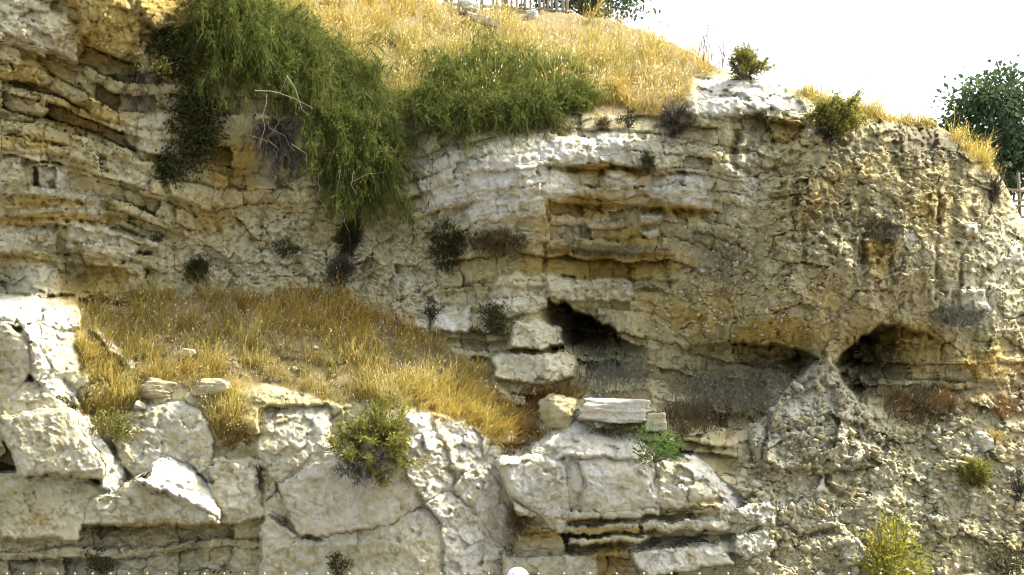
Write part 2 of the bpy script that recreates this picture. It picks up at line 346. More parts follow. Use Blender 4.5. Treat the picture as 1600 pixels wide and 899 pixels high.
# ---- fine grain for all of it
A5, _a, _b = facets(17, 12, 65, .05, 1.1, .02, 10, 4.1)
fine = 1.0 * A4 + .9 * A5 * sstep(.35, .65, vnoise(PX / 45, PYc / 38, 66)) + 0.03 * fbm(PX / 30, PYc / 22, 33, 2) + 0.012 * fbm(PX / 5, PYc / 5, 35, 2)
rough = 0.35 + 1.1 * vnoise(PX / 60, PYc / 60, 44)
upl = softpoly([(-200, 60), (260, 60), (330, 470), (-200, 480)], WX, WY, 40)
hs = hs * (1 + .4 * upl)
H = hs * strat + hr * rub * (1 - .22 * coarse) + hm * mass * .8
H += 0.5 * A1 * strat * sstep(0.45, 0.7, vnoise(PX / 55, PYc / 45, 46))
H += fine * rough * (1 - 0.35 * mass)
H += 0.16 * fbm(PX / 150, PYc / 110, 63, 2) * (1 - soil)
H *= (1 - 0.8 * soil)
H += soil * (0.10 * fbm(PX / 40, PYc / 24, 47, 4) + 0.03 * fbm(PX / 8, PYc / 6, 48, 2))

# ---- traced ledges and hollows: (x, y, depth, reach below in px); plus = hollow under a roof, minus = a ledge standing out
def step_line(pts, rise=3.0, wob=4.0):
    a = np.array(pts, float); x = PX + 0.0
    r = np.interp(x, a[:, 0], a[:, 1]) + wob * fbm(x / 18, x * 0 + a[0, 1], 61, 3)
    D = np.interp(x, a[:, 0], a[:, 2]); L = np.interp(x, a[:, 0], a[:, 3])
    ends = sstep(a[0, 0] - 8, a[0, 0] + 6, x) * (1 - sstep(a[-1, 0] - 6, a[-1, 0] + 8, x))
    d = PYc - r
    return np.where(d > -rise, D * ends * sstep(-rise, rise, d) * np.exp(-np.maximum(d, 0) / L), 0)
HOLLOW = [
    [(844, 464, 1.0, 34), (862, 470, 2.8, 56), (905, 486, 3.8, 50), (945, 508, 2.8, 38), (985, 536, 1.0, 24), (1015, 550, .0, 20)],
    [(1060, 548, .0, 30), (1110, 540, .6, 60), (1180, 536, 1.05, 75), (1250, 546, 1.25, 58), (1280, 556, .8, 36), (1293, 562, .3, 20)],
    [(1303, 568, 1.3, 55), (1318, 548, 2.9, 66), (1345, 526, 2.8, 72), (1378, 508, 1.8, 62), (1415, 512, .9, 50), (1450, 520, .35, 40), (1480, 530, .05, 30)],
    [(20, 452, .1, 16), (90, 462, .5, 22), (190, 472, .5, 22), (250, 470, .1, 18)],
    [(120, 822, .2, 14), (160, 820, .38, 16), (310, 817, .35, 15), (345, 812, .1, 12)],
    [(880, 800, .25, 9), (1000, 793, .3, 9), (1090, 790, .2, 9)], [(868, 814, .4, 12), (1000, 808, .45, 12), (1150, 800, .25, 10)],
    [(885, 852, .35, 12), (1000, 842, .6, 16), (1150, 836, .4, 12)],
    [(850, 390, .25, 10), (950, 395, .3, 12), (1050, 398, .2, 12)], [(850, 430, .35, 9), (950, 436, .4, 9), (1060, 438, .2, 8)],
    [(845, 258, .3, 12), (900, 262, .45, 12), (1005, 262, .35, 12)], [(840, 322, .2, 12), (900, 318, .4, 14), (1000, 322, .4, 12), (1040, 326, .25, 10)],
    [(1010, 330, .2, 14), (1060, 322, .45, 16), (1115, 328, .3, 12)], [(1140, 186, .3, 30), (1180, 178, .6, 40), (1245, 195, .4, 40), (1270, 200, .1, 30)],
    [(735, 345, .15, 10), (800, 340, .25, 14), (855, 340, .3, 22)], [(220, 36, .3, 18), (260, 40, .6, 20), (305, 42, .4, 18)],
    [(0, 122, .12, 12), (60, 130, .18, 12), (150, 180, .1, 10)], [(0, 338, .25, 10), (120, 343, .35, 12), (200, 362, .3, 10), (250, 380, .15, 10)],
    [(0, 392, .2, 8), (100, 400, .3, 10), (200, 413, .25, 8)], [(0, 232, .14, 9), (100, 245, .18, 9), (200, 275, .12, 9)],
    [(0, 868, .15, 8), (100, 876, .3, 8), (180, 874, .25, 8), (320, 852, .12, 8)], [(672, 522, .2, 9), (760, 535, .35, 10), (850, 530, .2, 9)], [(0, 175, .1, 9), (90, 190, .14, 8), (170, 215, .1, 8)],
    [(1170, 250, .15, 14), (1200, 262, .25, 16), (1240, 255, .15, 12)], [(0, 723, .5, 12), (25, 728, .5, 14), (34, 730, .2, 10)], [(1180, 640, .2, 25), (1230, 668, .3, 20), (1330, 660, .25, 20)]]
REC = np.zeros(PX.shape)
for i_, h_ in enumerate(HOLLOW):
    st_ = step_line(h_, wob=9.0 if i_ < 3 else 4.0); REC = np.maximum(REC, st_); H -= st_
H += np.clip(REC, 0, 1.3) * (1.5 * A1 + 1.6 * A2 + A3)          # broken walls inside the hollows

# ---- traced cracks
CRACKS = [([(475, 838), (520, 838), (560, 832), (620, 815), (655, 785)], .30, 4), ([(505, 735), (510, 715), (520, 705)], .2, 2.5), ([(30, 735), (120, 733), (170, 742)], .2, 2.5), ([(60, 840), (70, 800), (100, 780), (95, 735)], .12, 2.2),
          ([(322, 690), (335, 760), (350, 812)], .18, 3), ([(402, 720), (407, 770), (402, 800)], .16, 4), ([(180, 768), (222, 752)], .15, 2.5), ([(700, 770), (740, 795), (800, 800)], .2, 3), ([(655, 650), (690, 720), (720, 790), (790, 870)], .15, 3), ([(120, 800), (180, 765)], .1, 2),
          ([(1290, 735), (1297, 760), (1315, 775)], .2, 4), ([(882, 720), (884, 795)], .35, 5), ([(835, 465), (850, 420), (852, 330)], .15, 3), ([(1465, 300), (1470, 360), (1468, 470)], .12, 3), ([(1490, 470), (1500, 400), (1520, 370)], .15, 3), ([(1352, 370), (1350, 410)], .15, 4), ([(1392, 400), (1392, 430)], .15, 3),
          ([(1150, 210), (1145, 250), (1170, 270)], .3, 7), ([(225, 60), (250, 180), (255, 300)], .12, 4), ([(1050, 800), (1150, 790), (1180, 770)], .2, 4), ([(1210, 810), (1250, 835), (1300, 830)], .25, 5), ([(560, 280), (545, 370), (520, 440)], .4, 14), ([(415, 640), (470, 660), (520, 690)], .08, 2), ([(540, 640), (470, 690), (430, 760)], .09, 2)]
for pts, dep, w in CRACKS:
    H -= dep * np.exp(-(segdist(pts, WX, WY, False) / w) ** 2)

# ---- traced rocks: outline vertices (x, y, height in front of the local face); their plane is fitted, edges are chipped
BLOCKS = [  # (outline, roughness, whiteness; also paints sunlit facets paler, shaded faces duller)
    ([(-30, 598, .38), (28, 606, .36), (76, 604, .30), (118, 628, .15), (112, 642, .35), (0, 652, .42), (-30, 655, .45)], .6, .15),
    ([(1195, 690, .35), (1205, 640, .3), (1235, 596, .25), (1272, 566, .3), (1300, 560, .3), (1320, 604, .15), (1352, 642, .1), (1382, 690, .05), (1372, 730, .05), (1280, 740, .2), (1200, 730, .3)], 2.6, .45),
    ([(2, 650, .60), (112, 640, .60), (150, 702, .70), (168, 736, .70), (100, 738, .68), (34, 735, .66), (22, 690, .6)], .25, .45),
    ([(112, 640, .60), (128, 646, .30), (190, 745, .15), (172, 768, .35), (152, 706, .66)], .5, 1),
    ([(222, 750, .95), (246, 722, .40), (288, 722, .15), (337, 803, .55), (300, 790, .95), (272, 776, 1.05)], .4, 1),
    ([(196, 642, .0), (290, 636, .0), (324, 664, -.05), (325, 745, .1), (308, 720, .15), (250, 718, .2), (224, 745, .2), (196, 722, .1), (186, 690, .0)], .9, .5),
    ([(326, 728, .3), (388, 720, .22), (401, 745, .15), (399, 803, .2), (352, 812, .35), (332, 772, .35)], .6, .5),
    ([(-30, 505, .6), (34, 528, .5), (46, 560, .45), (26, 612, .35), (-30, 640, .4)], .3, .1),
    ([(38, 498, .55), (58, 518, .30), (78, 580, .18), (120, 618, -.05), (118, 640, -.05), (74, 612, .25), (46, 572, .48)], .9, 1),
    ([(-20, 472, .35), (60, 462, .25), (124, 470, .1), (131, 505, .1), (100, 530, .25), (60, 500, .35), (-20, 502, .45)], 1.0, .7),
    ([(140, 512, .22), (160, 520, .08), (214, 566, .02), (206, 578, .12), (168, 550, .26)], .7, .9),
    ([(60, 502, .3), (110, 522, .1), (126, 580, .0), (86, 592, .2), (62, 540, .35)], .4, .15),
    ([(180, 770, .4), (224, 752, .5), (300, 792, .75), (338, 806, .6), (336, 818, .6), (140, 820, .6), (140, 780, .4)], .5, .4),
    ([(0, 742, .2), (110, 742, .25), (170, 768, .25), (136, 782, .45), (128, 845, .55), (0, 840, .55)], .3, .25),
    ([(410, 648, .1), (505, 640, .1), (508, 700, .2), (440, 745, .25), (408, 720, .2)], .8, .5),
    ([(440, 750, .25), (512, 705, .2), (640, 720, .2), (652, 782, .2), (610, 812, .28), (470, 832, .32)], .3, .6),
    ([(410, 800, .2), (470, 842, .18), (560, 838, .2), (656, 792, .12), (690, 830, .1), (690, 915, .2), (400, 915, .25)], .7, .45),
    ([(640, 655, .35), (668, 648, .25), (690, 700, .2), (704, 760, .2), (660, 780, .35), (634, 740, .4), (632, 690, .4)], 1.0, .8),
    ([(670, 648, .3), (700, 650, .2), (735, 668, .05), (752, 720, .0), (715, 740, .15), (692, 700, .22)], 1.0, .8),
    ([(706, 760, .3), (716, 742, .25), (754, 724, .05), (790, 790, -.1), (796, 850, -.15), (740, 800, .15)], 1.0, .8),
    ([(660, 785, .3), (704, 765, .28), (742, 805, .1), (780, 850, .0), (770, 905, .1), (695, 905, .25), (690, 825, .3)], 1.2, .8),
    ([(783, 724, .35), (868, 719, .32), (880, 745, .3), (884, 790, .25), (876, 828, .25), (852, 806, .34), (802, 768, .36)], .5, .8),
    ([(905, 726, .22), (1012, 721, .2), (1024, 790, .2), (920, 798, .26), (914, 762, .22)], .35, .7),
    ([(886, 722, .12), (902, 724, .12), (912, 762, .05), (910, 797, .1), (888, 795, .12)], .4, .3),
    ([(864, 672, .1), (904, 661, .0), (922, 680, .0), (984, 680, .0), (1004, 706, .22), (1000, 716, .3), (872, 716, .34), (834, 704, .25)], .6, .8),
    ([(1026, 728, .15), (1070, 726, .1), (1072, 752, .15), (1030, 756, .15)], .6, .5), ([(1030, 758, .2), (1068, 756, .18), (1070, 786, .2), (1026, 788, .2)], .5, .6), ([(1074, 758, .2), (1112, 760, .15), (1118, 778, .15), (1076, 782, .2)], .5, .5),
    ([(1056, 726, .25), (1082, 718, .05), (1120, 752, .02), (1160, 788, .0), (1142, 792, .15), (1100, 754, .2)], .8, 1),
    ([(886, 800, .3), (934, 798, .3), (936, 811, .3), (884, 812, .3)], .4, .6), ([(940, 798, .22), (1030, 796, .2), (1032, 808, .22), (940, 812, .22)], .5, .5),
    ([(884, 820, .25), (1000, 815, .25), (1002, 832, .25), (882, 838, .25)], .5, .4), ([(1004, 816, .25), (1140, 810, .2), (1144, 828, .2), (1004, 833, .25)], .5, .5), ([(890, 842, .3), (1010, 835, .3), (1012, 844, .3), (890, 855, .3)], .4, .3),
    ([(986, 862, .35), (1000, 858, .3), (1128, 852, .25), (1144, 880, .3), (1108, 888, .35), (1008, 900, .4)], .4, .8),
    ([(790, 870, .2), (935, 868, .2), (935, 930, .2), (790, 930, .2)], .9, .4),
    ([(676, 488, .25), (739, 485, .2), (733, 521, .2), (674, 519, .25)], .25, .9), ([(636, 502, .15), (664, 496, .15), (668, 513, .15), (640, 516, .15)], .3, .6),
    ([(728, 330, .25), (762, 316, .2), (846, 308, .2), (851, 334, .22), (800, 339, .26), (742, 343, .28)], .5, .9), ([(742, 346, .1), (800, 342, .12), (802, 362, .08), (750, 364, .1)], .6, .5), ([(808, 342, .1), (852, 340, .1), (856, 372, .0), (812, 376, .05)], .6, .5),
    ([(996, 360, .4), (1028, 356, .35), (1027, 369, .35), (1012, 371, .4)], .3, .9), ([(998, 336, .3), (1033, 334, .28), (1031, 349, .28), (1000, 350, .3)], .3, .7),
    ([(800, 506, .4), (850, 500, .4), (874, 510, .3), (879, 538, .3), (842, 549, .42), (794, 546, .4)], .8, .4), ([(768, 556, .4), (846, 552, .45), (884, 547, .4), (906, 566, .3), (900, 586, .35), (848, 601, .5), (770, 592, .45)], .7, .4),
    ([(780, 440, .3), (812, 436, .3), (820, 480, .25), (795, 490, .3), (772, 470, .3)], .6, .4), ([(820, 440, .2), (846, 436, .15), (848, 480, .15), (826, 486, .2)], .5, .3),
    ([(1086, 130, .05), (1160, 119, -.1), (1206, 128, -.15), (1180, 150, .1), (1100, 152, .2)], 1.2, .9), ([(1180, 150, .1), (1208, 129, -.1), (1246, 146, -.15), (1262, 182, .0), (1205, 172, .2)], 1.1, .8), ([(1095, 154, .15), (1180, 152, .15), (1204, 174, .2), (1140, 180, .25), (1092, 176, .2)], 1.0, .8),
    ([(126, 8, .3), (190, -6, .2), (216, -25, .0), (219, 15, .1), (212, 50, .2), (192, 86, .4), (164, 78, .45), (136, 52, .4)], .9, .2), ([(218, -50, .3), (322, -50, .1), (322, 10, .3), (292, 37, .45), (240, 40, .5), (218, 20, .4)], .8, .1),
    ([(-20, -30, .2), (40, 0, .2), (94, 28, .2), (128, 54, .2), (118, 96, .3), (60, 72, .3), (-20, 52, .3)], .9, .4), ([(0, 84, .25), (62, 104, .25), (76, 128, .3), (60, 128, .3), (0, 116, .3)], .8, .3),
    ([(0, 254, .25), (32, 252, .22), (34, 290, .22), (0, 302, .25)], .5, .5), ([(62, 262, .3), (100, 266, .1), (108, 300, .1), (66, 298, .3)], .7, .9), ([(0, 306, .15), (128, 306, .15), (128, 336, .18), (0, 336, .18)], .6, .4), ([(130, 306, .18), (158, 306, .0), (156, 338, .05), (132, 338, .2)], .7, .8),
    ([(0, 352, .15), (17, 353, .15), (18, 398, .18), (0, 398, .18)], .4, .6), ([(20, 360, .15), (48, 358, .15), (48, 394, .15), (20, 396, .15)], .5, .4), ([(50, 356, .2), (84, 362, .1), (82, 388, .1), (50, 388, .2)], .5, .5), ([(108, 350, .2), (160, 358, .2), (222, 380, .1), (200, 405, .2), (150, 398, .25), (110, 388, .25)], .8, .6), ([(226, 374, .15), (252, 374, .05), (250, 388, .1), (224, 388, .15)], .5, .8),
    ([(0, 405, .15), (70, 402, .15), (140, 408, .15), (140, 455, .1), (60, 458, .1), (0, 450, .1)], .7, .4), ([(142, 408, .15), (220, 418, .15), (222, 460, .08), (144, 462, .1)], .7, .3),
    ([(186, 184, .25), (240, 200, .2), (236, 240, .2), (205, 226, .25)], .6, .4), ([(180, 252, .2), (236, 278, .15), (236, 296, .15), (186, 276, .2)], .5, .5), ([(212, 190, .2), (262, 180, .15), (262, 232, .15), (216, 232, .2)], .5, .5),
    ([(1152, 792, .25), (1200, 782, .2), (1216, 800, .1), (1210, 822, .2), (1160, 822, .3)], .6, .7), ([(1150, 838, .3), (1202, 831, .2), (1214, 858, .15), (1166, 874, .3), (1146, 864, .3)], .6, .7), ([(1272, 772, .2), (1284, 736, .1), (1302, 776, .1)], .5, .7), ([(1308, 845, .3), (1340, 838, .2), (1365, 880, .15), (1320, 886, .35)], .6, .8), ([(1452, 806, .25), (1480, 803, .15), (1486, 820, .15), (1456, 822, .25)], .5, .7),
    ([(1240, 615, .1), (1300, 600, .0), (1312, 640, .05), (1270, 655, .2), (1215, 650, .25)], .7, .7), ([(1335, 704, .2), (1350, 700, .1), (1356, 722, .1), (1332, 722, .2)], .5, .8), ([(1175, 670, .3), (1190, 658, .2), (1195, 690, .15), (1178, 705, .3)], .5, .7), ([(1215, 700, .2), (1248, 690, .15), (1254, 718, .1), (1222, 722, .2)], .6, .6),
    ([(1570, 385, .2), (1612, 392, .1), (1600, 416, .1), (1566, 404, .2)], .4, .7), ([(1504, 352, .25), (1528, 350, .15), (1534, 370, .15), (1508, 372, .25)], .5, .6), ([(1460, 352, .25), (1452, 320, .2), (1466, 318, .15)], .5, .5), ([(1412, 366, .3), (1424, 362, .2), (1438, 382, .15), (1426, 390, .25)], .4, .8),
    ([(1500, 456, .2), (1540, 450, .15), (1552, 485, .15), (1505, 484, .2)], .6, .8), ([(1262, 210, .25), (1274, 196, .2), (1274, 216, .2)], .4, .7), ([(840, 218, .2), (930, 225, .2), (930, 250, .2), (850, 252, .2)], .4, .9), ([(760, 230, .15), (838, 220, .18), (846, 250, .18), (770, 262, .15)], .45, .7), ([(932, 214, .2), (972, 212, .2), (972, 234, .2), (934, 234, .2)], .6, .9),
    ([(660, 300, .1), (720, 284, .12), (724, 312, .12), (668, 326, .1)], .5, .8), ([(724, 282, .15), (800, 268, .15), (804, 296, .15), (728, 310, .15)], .4, .8), ([(804, 262, .2), (852, 260, .2), (854, 276, .2), (806, 292, .2)], .5, .9), ([(856, 272, .2), (888, 270, .15), (892, 304, .12), (858, 304, .2)], .5, .7), ([(948, 272, .25), (988, 272, .25), (992, 284, .25), (950, 292, .25)], .5, .8), ([(1018, 286, .2), (1060, 278, .2), (1096, 284, .15), (1098, 304, .2), (1020, 306, .2)], .7, .8), ([(1040, 312, .25), (1108, 306, .2), (1110, 324, .2), (1040, 322, .25)], .5, .7),
    ([(860, 440, .3), (980, 446, .3), (984, 464, .3), (860, 460, .3)], .5, .3)]
BID = np.zeros(PX.shape, int); white = np.zeros(PX.shape)
r3 = np.random.RandomState(3)
W2X = PX + 6 * fbm(PX / 26, PYc / 26, 91, 3) + 2.5 * fbm(PX / 8, PYc / 8, 92, 2)
W2Y = PYc + 6 * fbm(PX / 26, PYc / 26, 93, 3) + 2.5 * fbm(PX / 8, PYc / 8, 94, 2)
for bi, (poly, rgh, wht) in enumerate(BLOCKS):
    a = np.array(poly, float)
    x0, x1, y0, y1 = a[:, 0].min() - 14, a[:, 0].max() + 14, a[:, 1].min() - 14, a[:, 1].max() + 14
    ii = np.where((gy >= y0) & (gy <= y1))[0]; jj = np.where((gx >= x0) & (gx <= x1))[0]
    if len(ii) == 0 or len(jj) == 0: continue
    sl = (slice(ii[0], ii[-1] + 1), slice(jj[0], jj[-1] + 1))
    X = W2X[sl]; Yy = W2Y[sl]
    A = np.c_[a[:, 0] - a[:, 0].mean(), a[:, 1] - a[:, 1].mean(), np.ones(len(a))]
    co = np.linalg.lstsq(A, a[:, 2], rcond=None)[0]
    pl = co[0] * (X - a[:, 0].mean()) + co[1] * (Yy - a[:, 1].mean()) + co[2]
    pd = segdist(poly, X, Yy); m = inpoly(poly, X, Y=Yy)
    grow = (~m) & (pd < (9 if a[:, 1].mean() > 450 else 5)) & (BID[sl] == 0) & (abs(a[:, 0].mean() - 1014) > 14) & ((soil[sl] < .4) & ((mass[sl] > .4) | (a[:, 1].mean() > 640) & (a[:, 1].mean() < 785) & (a[:, 0].mean() < 1150) | (a[:, 1].mean() < 470) & ((abs(a[:, 0].mean() - 880) < 260) | (a[:, 0].mean() < 270))))
    d = np.where(m, pd + 2, np.where(grow, np.maximum(2.5 - pd * .25, 0), 0)); m = m | grow
    edge = 1 - np.exp(-d / (1.0 + 2.2 * vnoise(X / 30, Yy / 30, 95)))
    e1, e2, e3, e4, ux, uy = voronoi(X / 34 + bi * 3.1, Yy / 25, 100)
    crag = (ux * (hsh(e3, e4, 101 + bi) - .5) + uy * (hsh(e3, e4, 102 + bi) - .5)) * 0.30 + .07 * (hsh(e3, e4, 103 + bi) - .5)
    crag = crag * (.7 + .9 * vnoise(X / 45, Yy / 45, 99)) - 0.05 * np.exp(-(e2 - e1) * 20) * sstep(.45, .6, vnoise(X / 25, Yy / 25, 96)) + .5 * A3[sl] + .5 * A2[sl] * sstep(.4, .7, vnoise(X / 40, Yy / 40, 97))
    new = pl * (1 if a[:, 1].mean() > 450 else .62) - 0.11 * (1 - edge) + rgh * (.62 if a[:, 1].mean() > 600 and a[:, 0].mean() < 620 else .85) * (crag + 0.8 * fine[sl]) + .010 * fbm(X / 15, Yy / 11, 36, 2) + .6 * A5[sl] * sstep(.45, .6, vnoise(X / 34, Yy / 30, 67)) + .5 * (A4[sl] + .6 * A3[sl]) * sstep(.35, .65, vnoise(X / 30, Yy / 26, 39)) + (.45 * hs[sl] if a[:, 1].mean() < 470 else 0)
    H[sl] = np.where(m, new, H[sl])
    BID[sl] = np.where(m, bi + 1, BID[sl]); white[sl] = np.where(m, wht * (.6 if (a[:, 0].mean() < 270 and a[:, 1].mean() < 470) else 1), white[sl])
    soil[sl] = np.where(m, 0, soil[sl])
    ring = np.where(m, 0, np.exp(-segdist(poly, X, Yy) / 3.0)) * sstep(.45, .6, vnoise(X / 28, Yy / 28, 98))
    H[sl] = H[sl] - 0.04 * ring

bd = np.zeros(PX.shape, bool); bd[1:, :] |= BID[1:] != BID[:-1]; bd[:-1, :] |= BID[1:] != BID[:-1]; bd[:, 1:] |= BID[:, 1:] != BID[:, :-1]; bd[:, :-1] |= BID[:, 1:] != BID[:, :-1]
for _ in range(1):                                   # chipped arrises, no stair-steps
    Hb = sum(np.roll(np.roll(H, i, 0), j, 1) for i in (-1, 0, 1) for j in (-1, 0, 1)) / 9.0
    H = np.where(bd, Hb, H)
H = H - .04 * bd * sstep(.42, .58, vnoise(PX / 26, PYc / 26, 68)) * (PYc > 450)
Ys = Yb - H
fold = np.maximum(SK - PY, 0)                       # over the skyline the hill runs on backwards
edge_soft = np.exp(-np.maximum(PY - SK, 0) / 9.0) * (SK > -100)
Ys = Ys + fold * 0.045 + 0.3 * edge_soft
POS = at(PX, PYc + 0.02 * fold, Ys)

# ---- colour: stains, lichen and clean rock, with some shade and sunlight painted in
def blobs(L):
    o = np.zeros(PX.shape)
    for x, y, rx, ry, v in L:
        d = ((WX - x) / rx) ** 2 + ((WY - y) / ry) ** 2
        o = np.maximum(o, v * np.exp(-d))
    return o
ochre = blobs([(160, 40, 70, 60, .9), (270, 0, 70, 50, .9), (40, 110, 90, 30, .8), (120, 180, 90, 40, .6), (60, 220, 90, 14, .7), (60, 320, 140, 14, .7), (60, 345, 150, 10, .9), (150, 440, 70, 40, .9), (30, 400, 90, 12, .7), (120, 470, 90, 14, .9),
               (360, 260, 60, 60, .7), (340, 340, 90, 50, .5), (950, 412, 125, 26, 1.3), (900, 320, 70, 16, 1.3), (950, 268, 90, 10, 1.3), (1060, 330, 60, 14, 1.3), (1080, 480, 130, 50, .6), (840, 350, 30, 40, .8), (830, 420, 40, 40, .6), (800, 440, 60, 30, .5), (990, 370, 60, 18, .8),
               (1250, 330, 120, 120, .40), (1300, 450, 170, 80, .48), (1370, 390, 30, 50, .9), (1220, 200, 50, 25, .9), (1200, 520, 110, 40, .65), (1400, 540, 110, 50, .75), (1450, 330, 60, 70, .55), (1330, 270, 80, 40, .5), (1540, 560, 70, 60, .55), (1420, 250, 60, 40, .45),
               (60, 800, 60, 40, .4), (240, 815, 120, 12, .5), (220, 840, 160, 10, .4), (440, 700, 60, 60, .45), (960, 830, 120, 8, .8), (900, 812, 80, 7, .8), (850, 835, 60, 12, .8), (950, 870, 40, 40, .7), (310, 700, 40, 40, .5), (80, 700, 60, 30, .4), (440, 870, 60, 30, .5), (600, 870, 100, 30, .4), (1100, 790, 60, 10, .7), (1330, 740, 60, 80, .45), (1230, 840, 60, 30, .5), (1430, 850, 150, 60, .4), (1100, 720, 60, 40, .4), (560, 760, 50, 30, .3), (830, 540, 60, 40, .4)])
lichen_and_shade = blobs([(1450, 230, 110, 40, .95), (1330, 235, 60, 30, .8), (1180, 215, 50, 30, .85), (1240, 190, 40, 40, .5), (960, 388, 120, 14, 1.0), (1130, 400, 70, 70, .8), (1100, 370, 90, 30, .75), (900, 360, 60, 20, .8), (960, 450, 130, 20, .6), (1000, 345, 120, 12, .6), (1540, 280, 60, 50, .6), (915, 520, 70, 45, .95), (1010, 450, 110, 16, .5), (1160, 330, 40, 40, .4), (1200, 570, 100, 30, .7), (1370, 575, 70, 50, .95), (260, 60, 60, 60, .7), (280, 200, 40, 80, .5), (60, 130, 60, 14, .5), (570, 350, 40, 70, .4), (1010, 870, 60, 20, .5), (1450, 300, 60, 30, .4), (1080, 470, 120, 50, .45), (750, 210, 120, 22, .4), (1240, 700, 30, 30, .5), (1590, 770, 30, 60, .6), (1080, 560, 120, 50, .5)])  # blobs inside the hollows are painted shade, the others lichen
whiteb = blobs([(760, 280, 130, 60, .9), (940, 235, 130, 30, .8), (1060, 290, 80, 30, .7), (1160, 150, 110, 35, .9), (720, 760, 110, 120, .9), (560, 770, 130, 70, .7), (900, 720, 130, 80, .8), (60, 560, 90, 90, .6), (450, 400, 140, 60, .35), (1350, 420, 170, 90, .25), (200, 870, 200, 40, .4), (1350, 780, 200, 120, .3), (1160, 290, 40, 60, .5), (1520, 470, 60, 40, .6), (1560, 400, 60, 60, .4), (1260, 640, 60, 50, .6), (250, 740, 90, 60, .5), (690, 500, 60, 30, .5), (640, 440, 60, 80, .3), (1200, 820, 100, 60, .4), (1080, 860, 90, 30, .6)])
white = np.maximum(white, whiteb * (1 - soil))
ochre = ochre * (1 + .1 * (PX < 420) * (PYc < 470)) - 0.38 * np.clip(white, 0, 1)
ATT = {'ochre': ochre, 'lichen_and_shade': lichen_and_shade, 'white': white, 'soil': soil}

# ---- split the sheet: traced rocks and the largest blocks of the beds and rubble are pieces of their own
def cc(a, b): return ((a.astype(np.int64) + 4000) * 20000 + (b.astype(np.int64) + 4000))
dom = np.argmax(np.stack([strat, rub, mass]), 0)
KEY = np.where(dom == 0, cc(K, J), np.where(dom == 1, cc(RUBID[0], RUBID[1]) + 10 ** 9, cc(MASID[0], MASID[1]) + 2 * 10 ** 9))
KEY = np.where(BID > 0, BID, KEY)
inview = (PX > 0) & (PX < 1600) & (PY > SK + 6) & (PY < 899)
KEY = np.where((soil > 0.35) & (BID == 0), -1, KEY); KEY = np.where(inview | (BID > 0), KEY, -1)
vid = np.arange(NYG * NXG).reshape(NYG, NXG)
q = np.stack([vid[:-1, :-1], vid[1:, :-1], vid[1:, 1:], vid[:-1, 1:]], -1).reshape(-1, 4)
fk = KEY[:-1, :-1].ravel(); 
keys, inv, cnt = np.unique(fk, return_inverse=True, return_counts=True)
fhill = (np.where(hill > .5, 1, 0) + np.where((ledge > .5) & (hill <= .5), 2, 0))[:-1, :-1].ravel()
fhill = np.where((PY < SK)[:-1, :-1].ravel(), 1, fhill)
order = np.argsort(inv, kind='stable'); starts = np.concatenate([[0], np.cumsum(cnt)])
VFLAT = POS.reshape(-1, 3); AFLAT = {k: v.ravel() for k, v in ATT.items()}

def sub_mesh(name, fidx, parent=None, skirt=0.0):
    f = q[fidx]; u, invf = np.unique(f, return_inverse=True); f2 = invf.reshape(-1, 4)
    V = VFLAT[u]; A = {k: v[u] for k, v in AFLAT.items()}
    if skirt:
        e = np.concatenate([f2[:, [0, 1]], f2[:, [1, 2]], f2[:, [2, 3]], f2[:, [3, 0]]])
        es = np.sort(e, 1); key = es[:, 0].astype(np.int64) * len(u) + es[:, 1]
        _, ix, c = np.unique(key, return_index=True, return_counts=True)
        be = e[ix[c == 1]]; bv, binv = np.unique(be, return_inverse=True); binv = binv.reshape(-1, 2)
        cen = V.mean(0); B = V[bv] + (cen - V[bv]) * np.array([.12, 0, .12]); B[:, 1] = V[bv][:, 1] + skirt
        n0 = len(V); V = np.concatenate([V, B]); A = {k: np.concatenate([v, v[bv]]) for k, v in A.items()}
        f2 = np.concatenate([f2, np.stack([be[:, 1], be[:, 0], n0 + binv[:, 0], n0 + binv[:, 1]], -1)])
    return mk(name, V, quads=f2, mat=ROCK, parent=parent, attrs=A)

sel = {}
big = np.argsort(-cnt); n_str = n_sto = 0
for g in big:
    k = keys[g]
    if k < 0: continue
    if 0 < k <= len(BLOCKS): sel[g] = 'rock_block'; continue
    if cnt[g] < 50: break
    if k < 10 ** 9:
        if n_str < 290: sel[g] = 'bedded_block'; n_str += 1
    elif n_sto < 290: sel[g] = 'stone'; n_sto += 1
taken = np.zeros(len(q), bool)
for g in sel: taken[order[starts[g]:starts[g + 1]]] = True
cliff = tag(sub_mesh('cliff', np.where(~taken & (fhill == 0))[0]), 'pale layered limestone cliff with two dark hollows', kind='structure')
hillside = tag(sub_mesh('hillside', np.where(~taken & (fhill == 1))[0]), 'dry soil hillside above the cliff', kind='structure')
ledge_o = tag(sub_mesh('ledge_ground', np.where(~taken & (fhill == 2))[0]), 'dry sloping ledge of earth below the upper cliff', kind='structure')
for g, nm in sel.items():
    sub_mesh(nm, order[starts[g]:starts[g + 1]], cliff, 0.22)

def surf(px, py, att=None):
    """point of the cliff surface seen at photo pixel (bilinear)"""
    fx = np.clip((np.asarray(px, float) - gx[0]) / STEP, 0, NXG - 2); fy = np.clip((np.asarray(py, float) - gy[0]) / STEP, 0, NYG - 2)
    i = fx.astype(int); j = fy.astype(int); a = (fx - i)[..., None]; b = (fy - j)[..., None]
    return (POS[j, i] * (1 - a) + POS[j, i + 1] * a) * (1 - b) + (POS[j + 1, i] * (1 - a) + POS[j + 1, i + 1] * a) * b

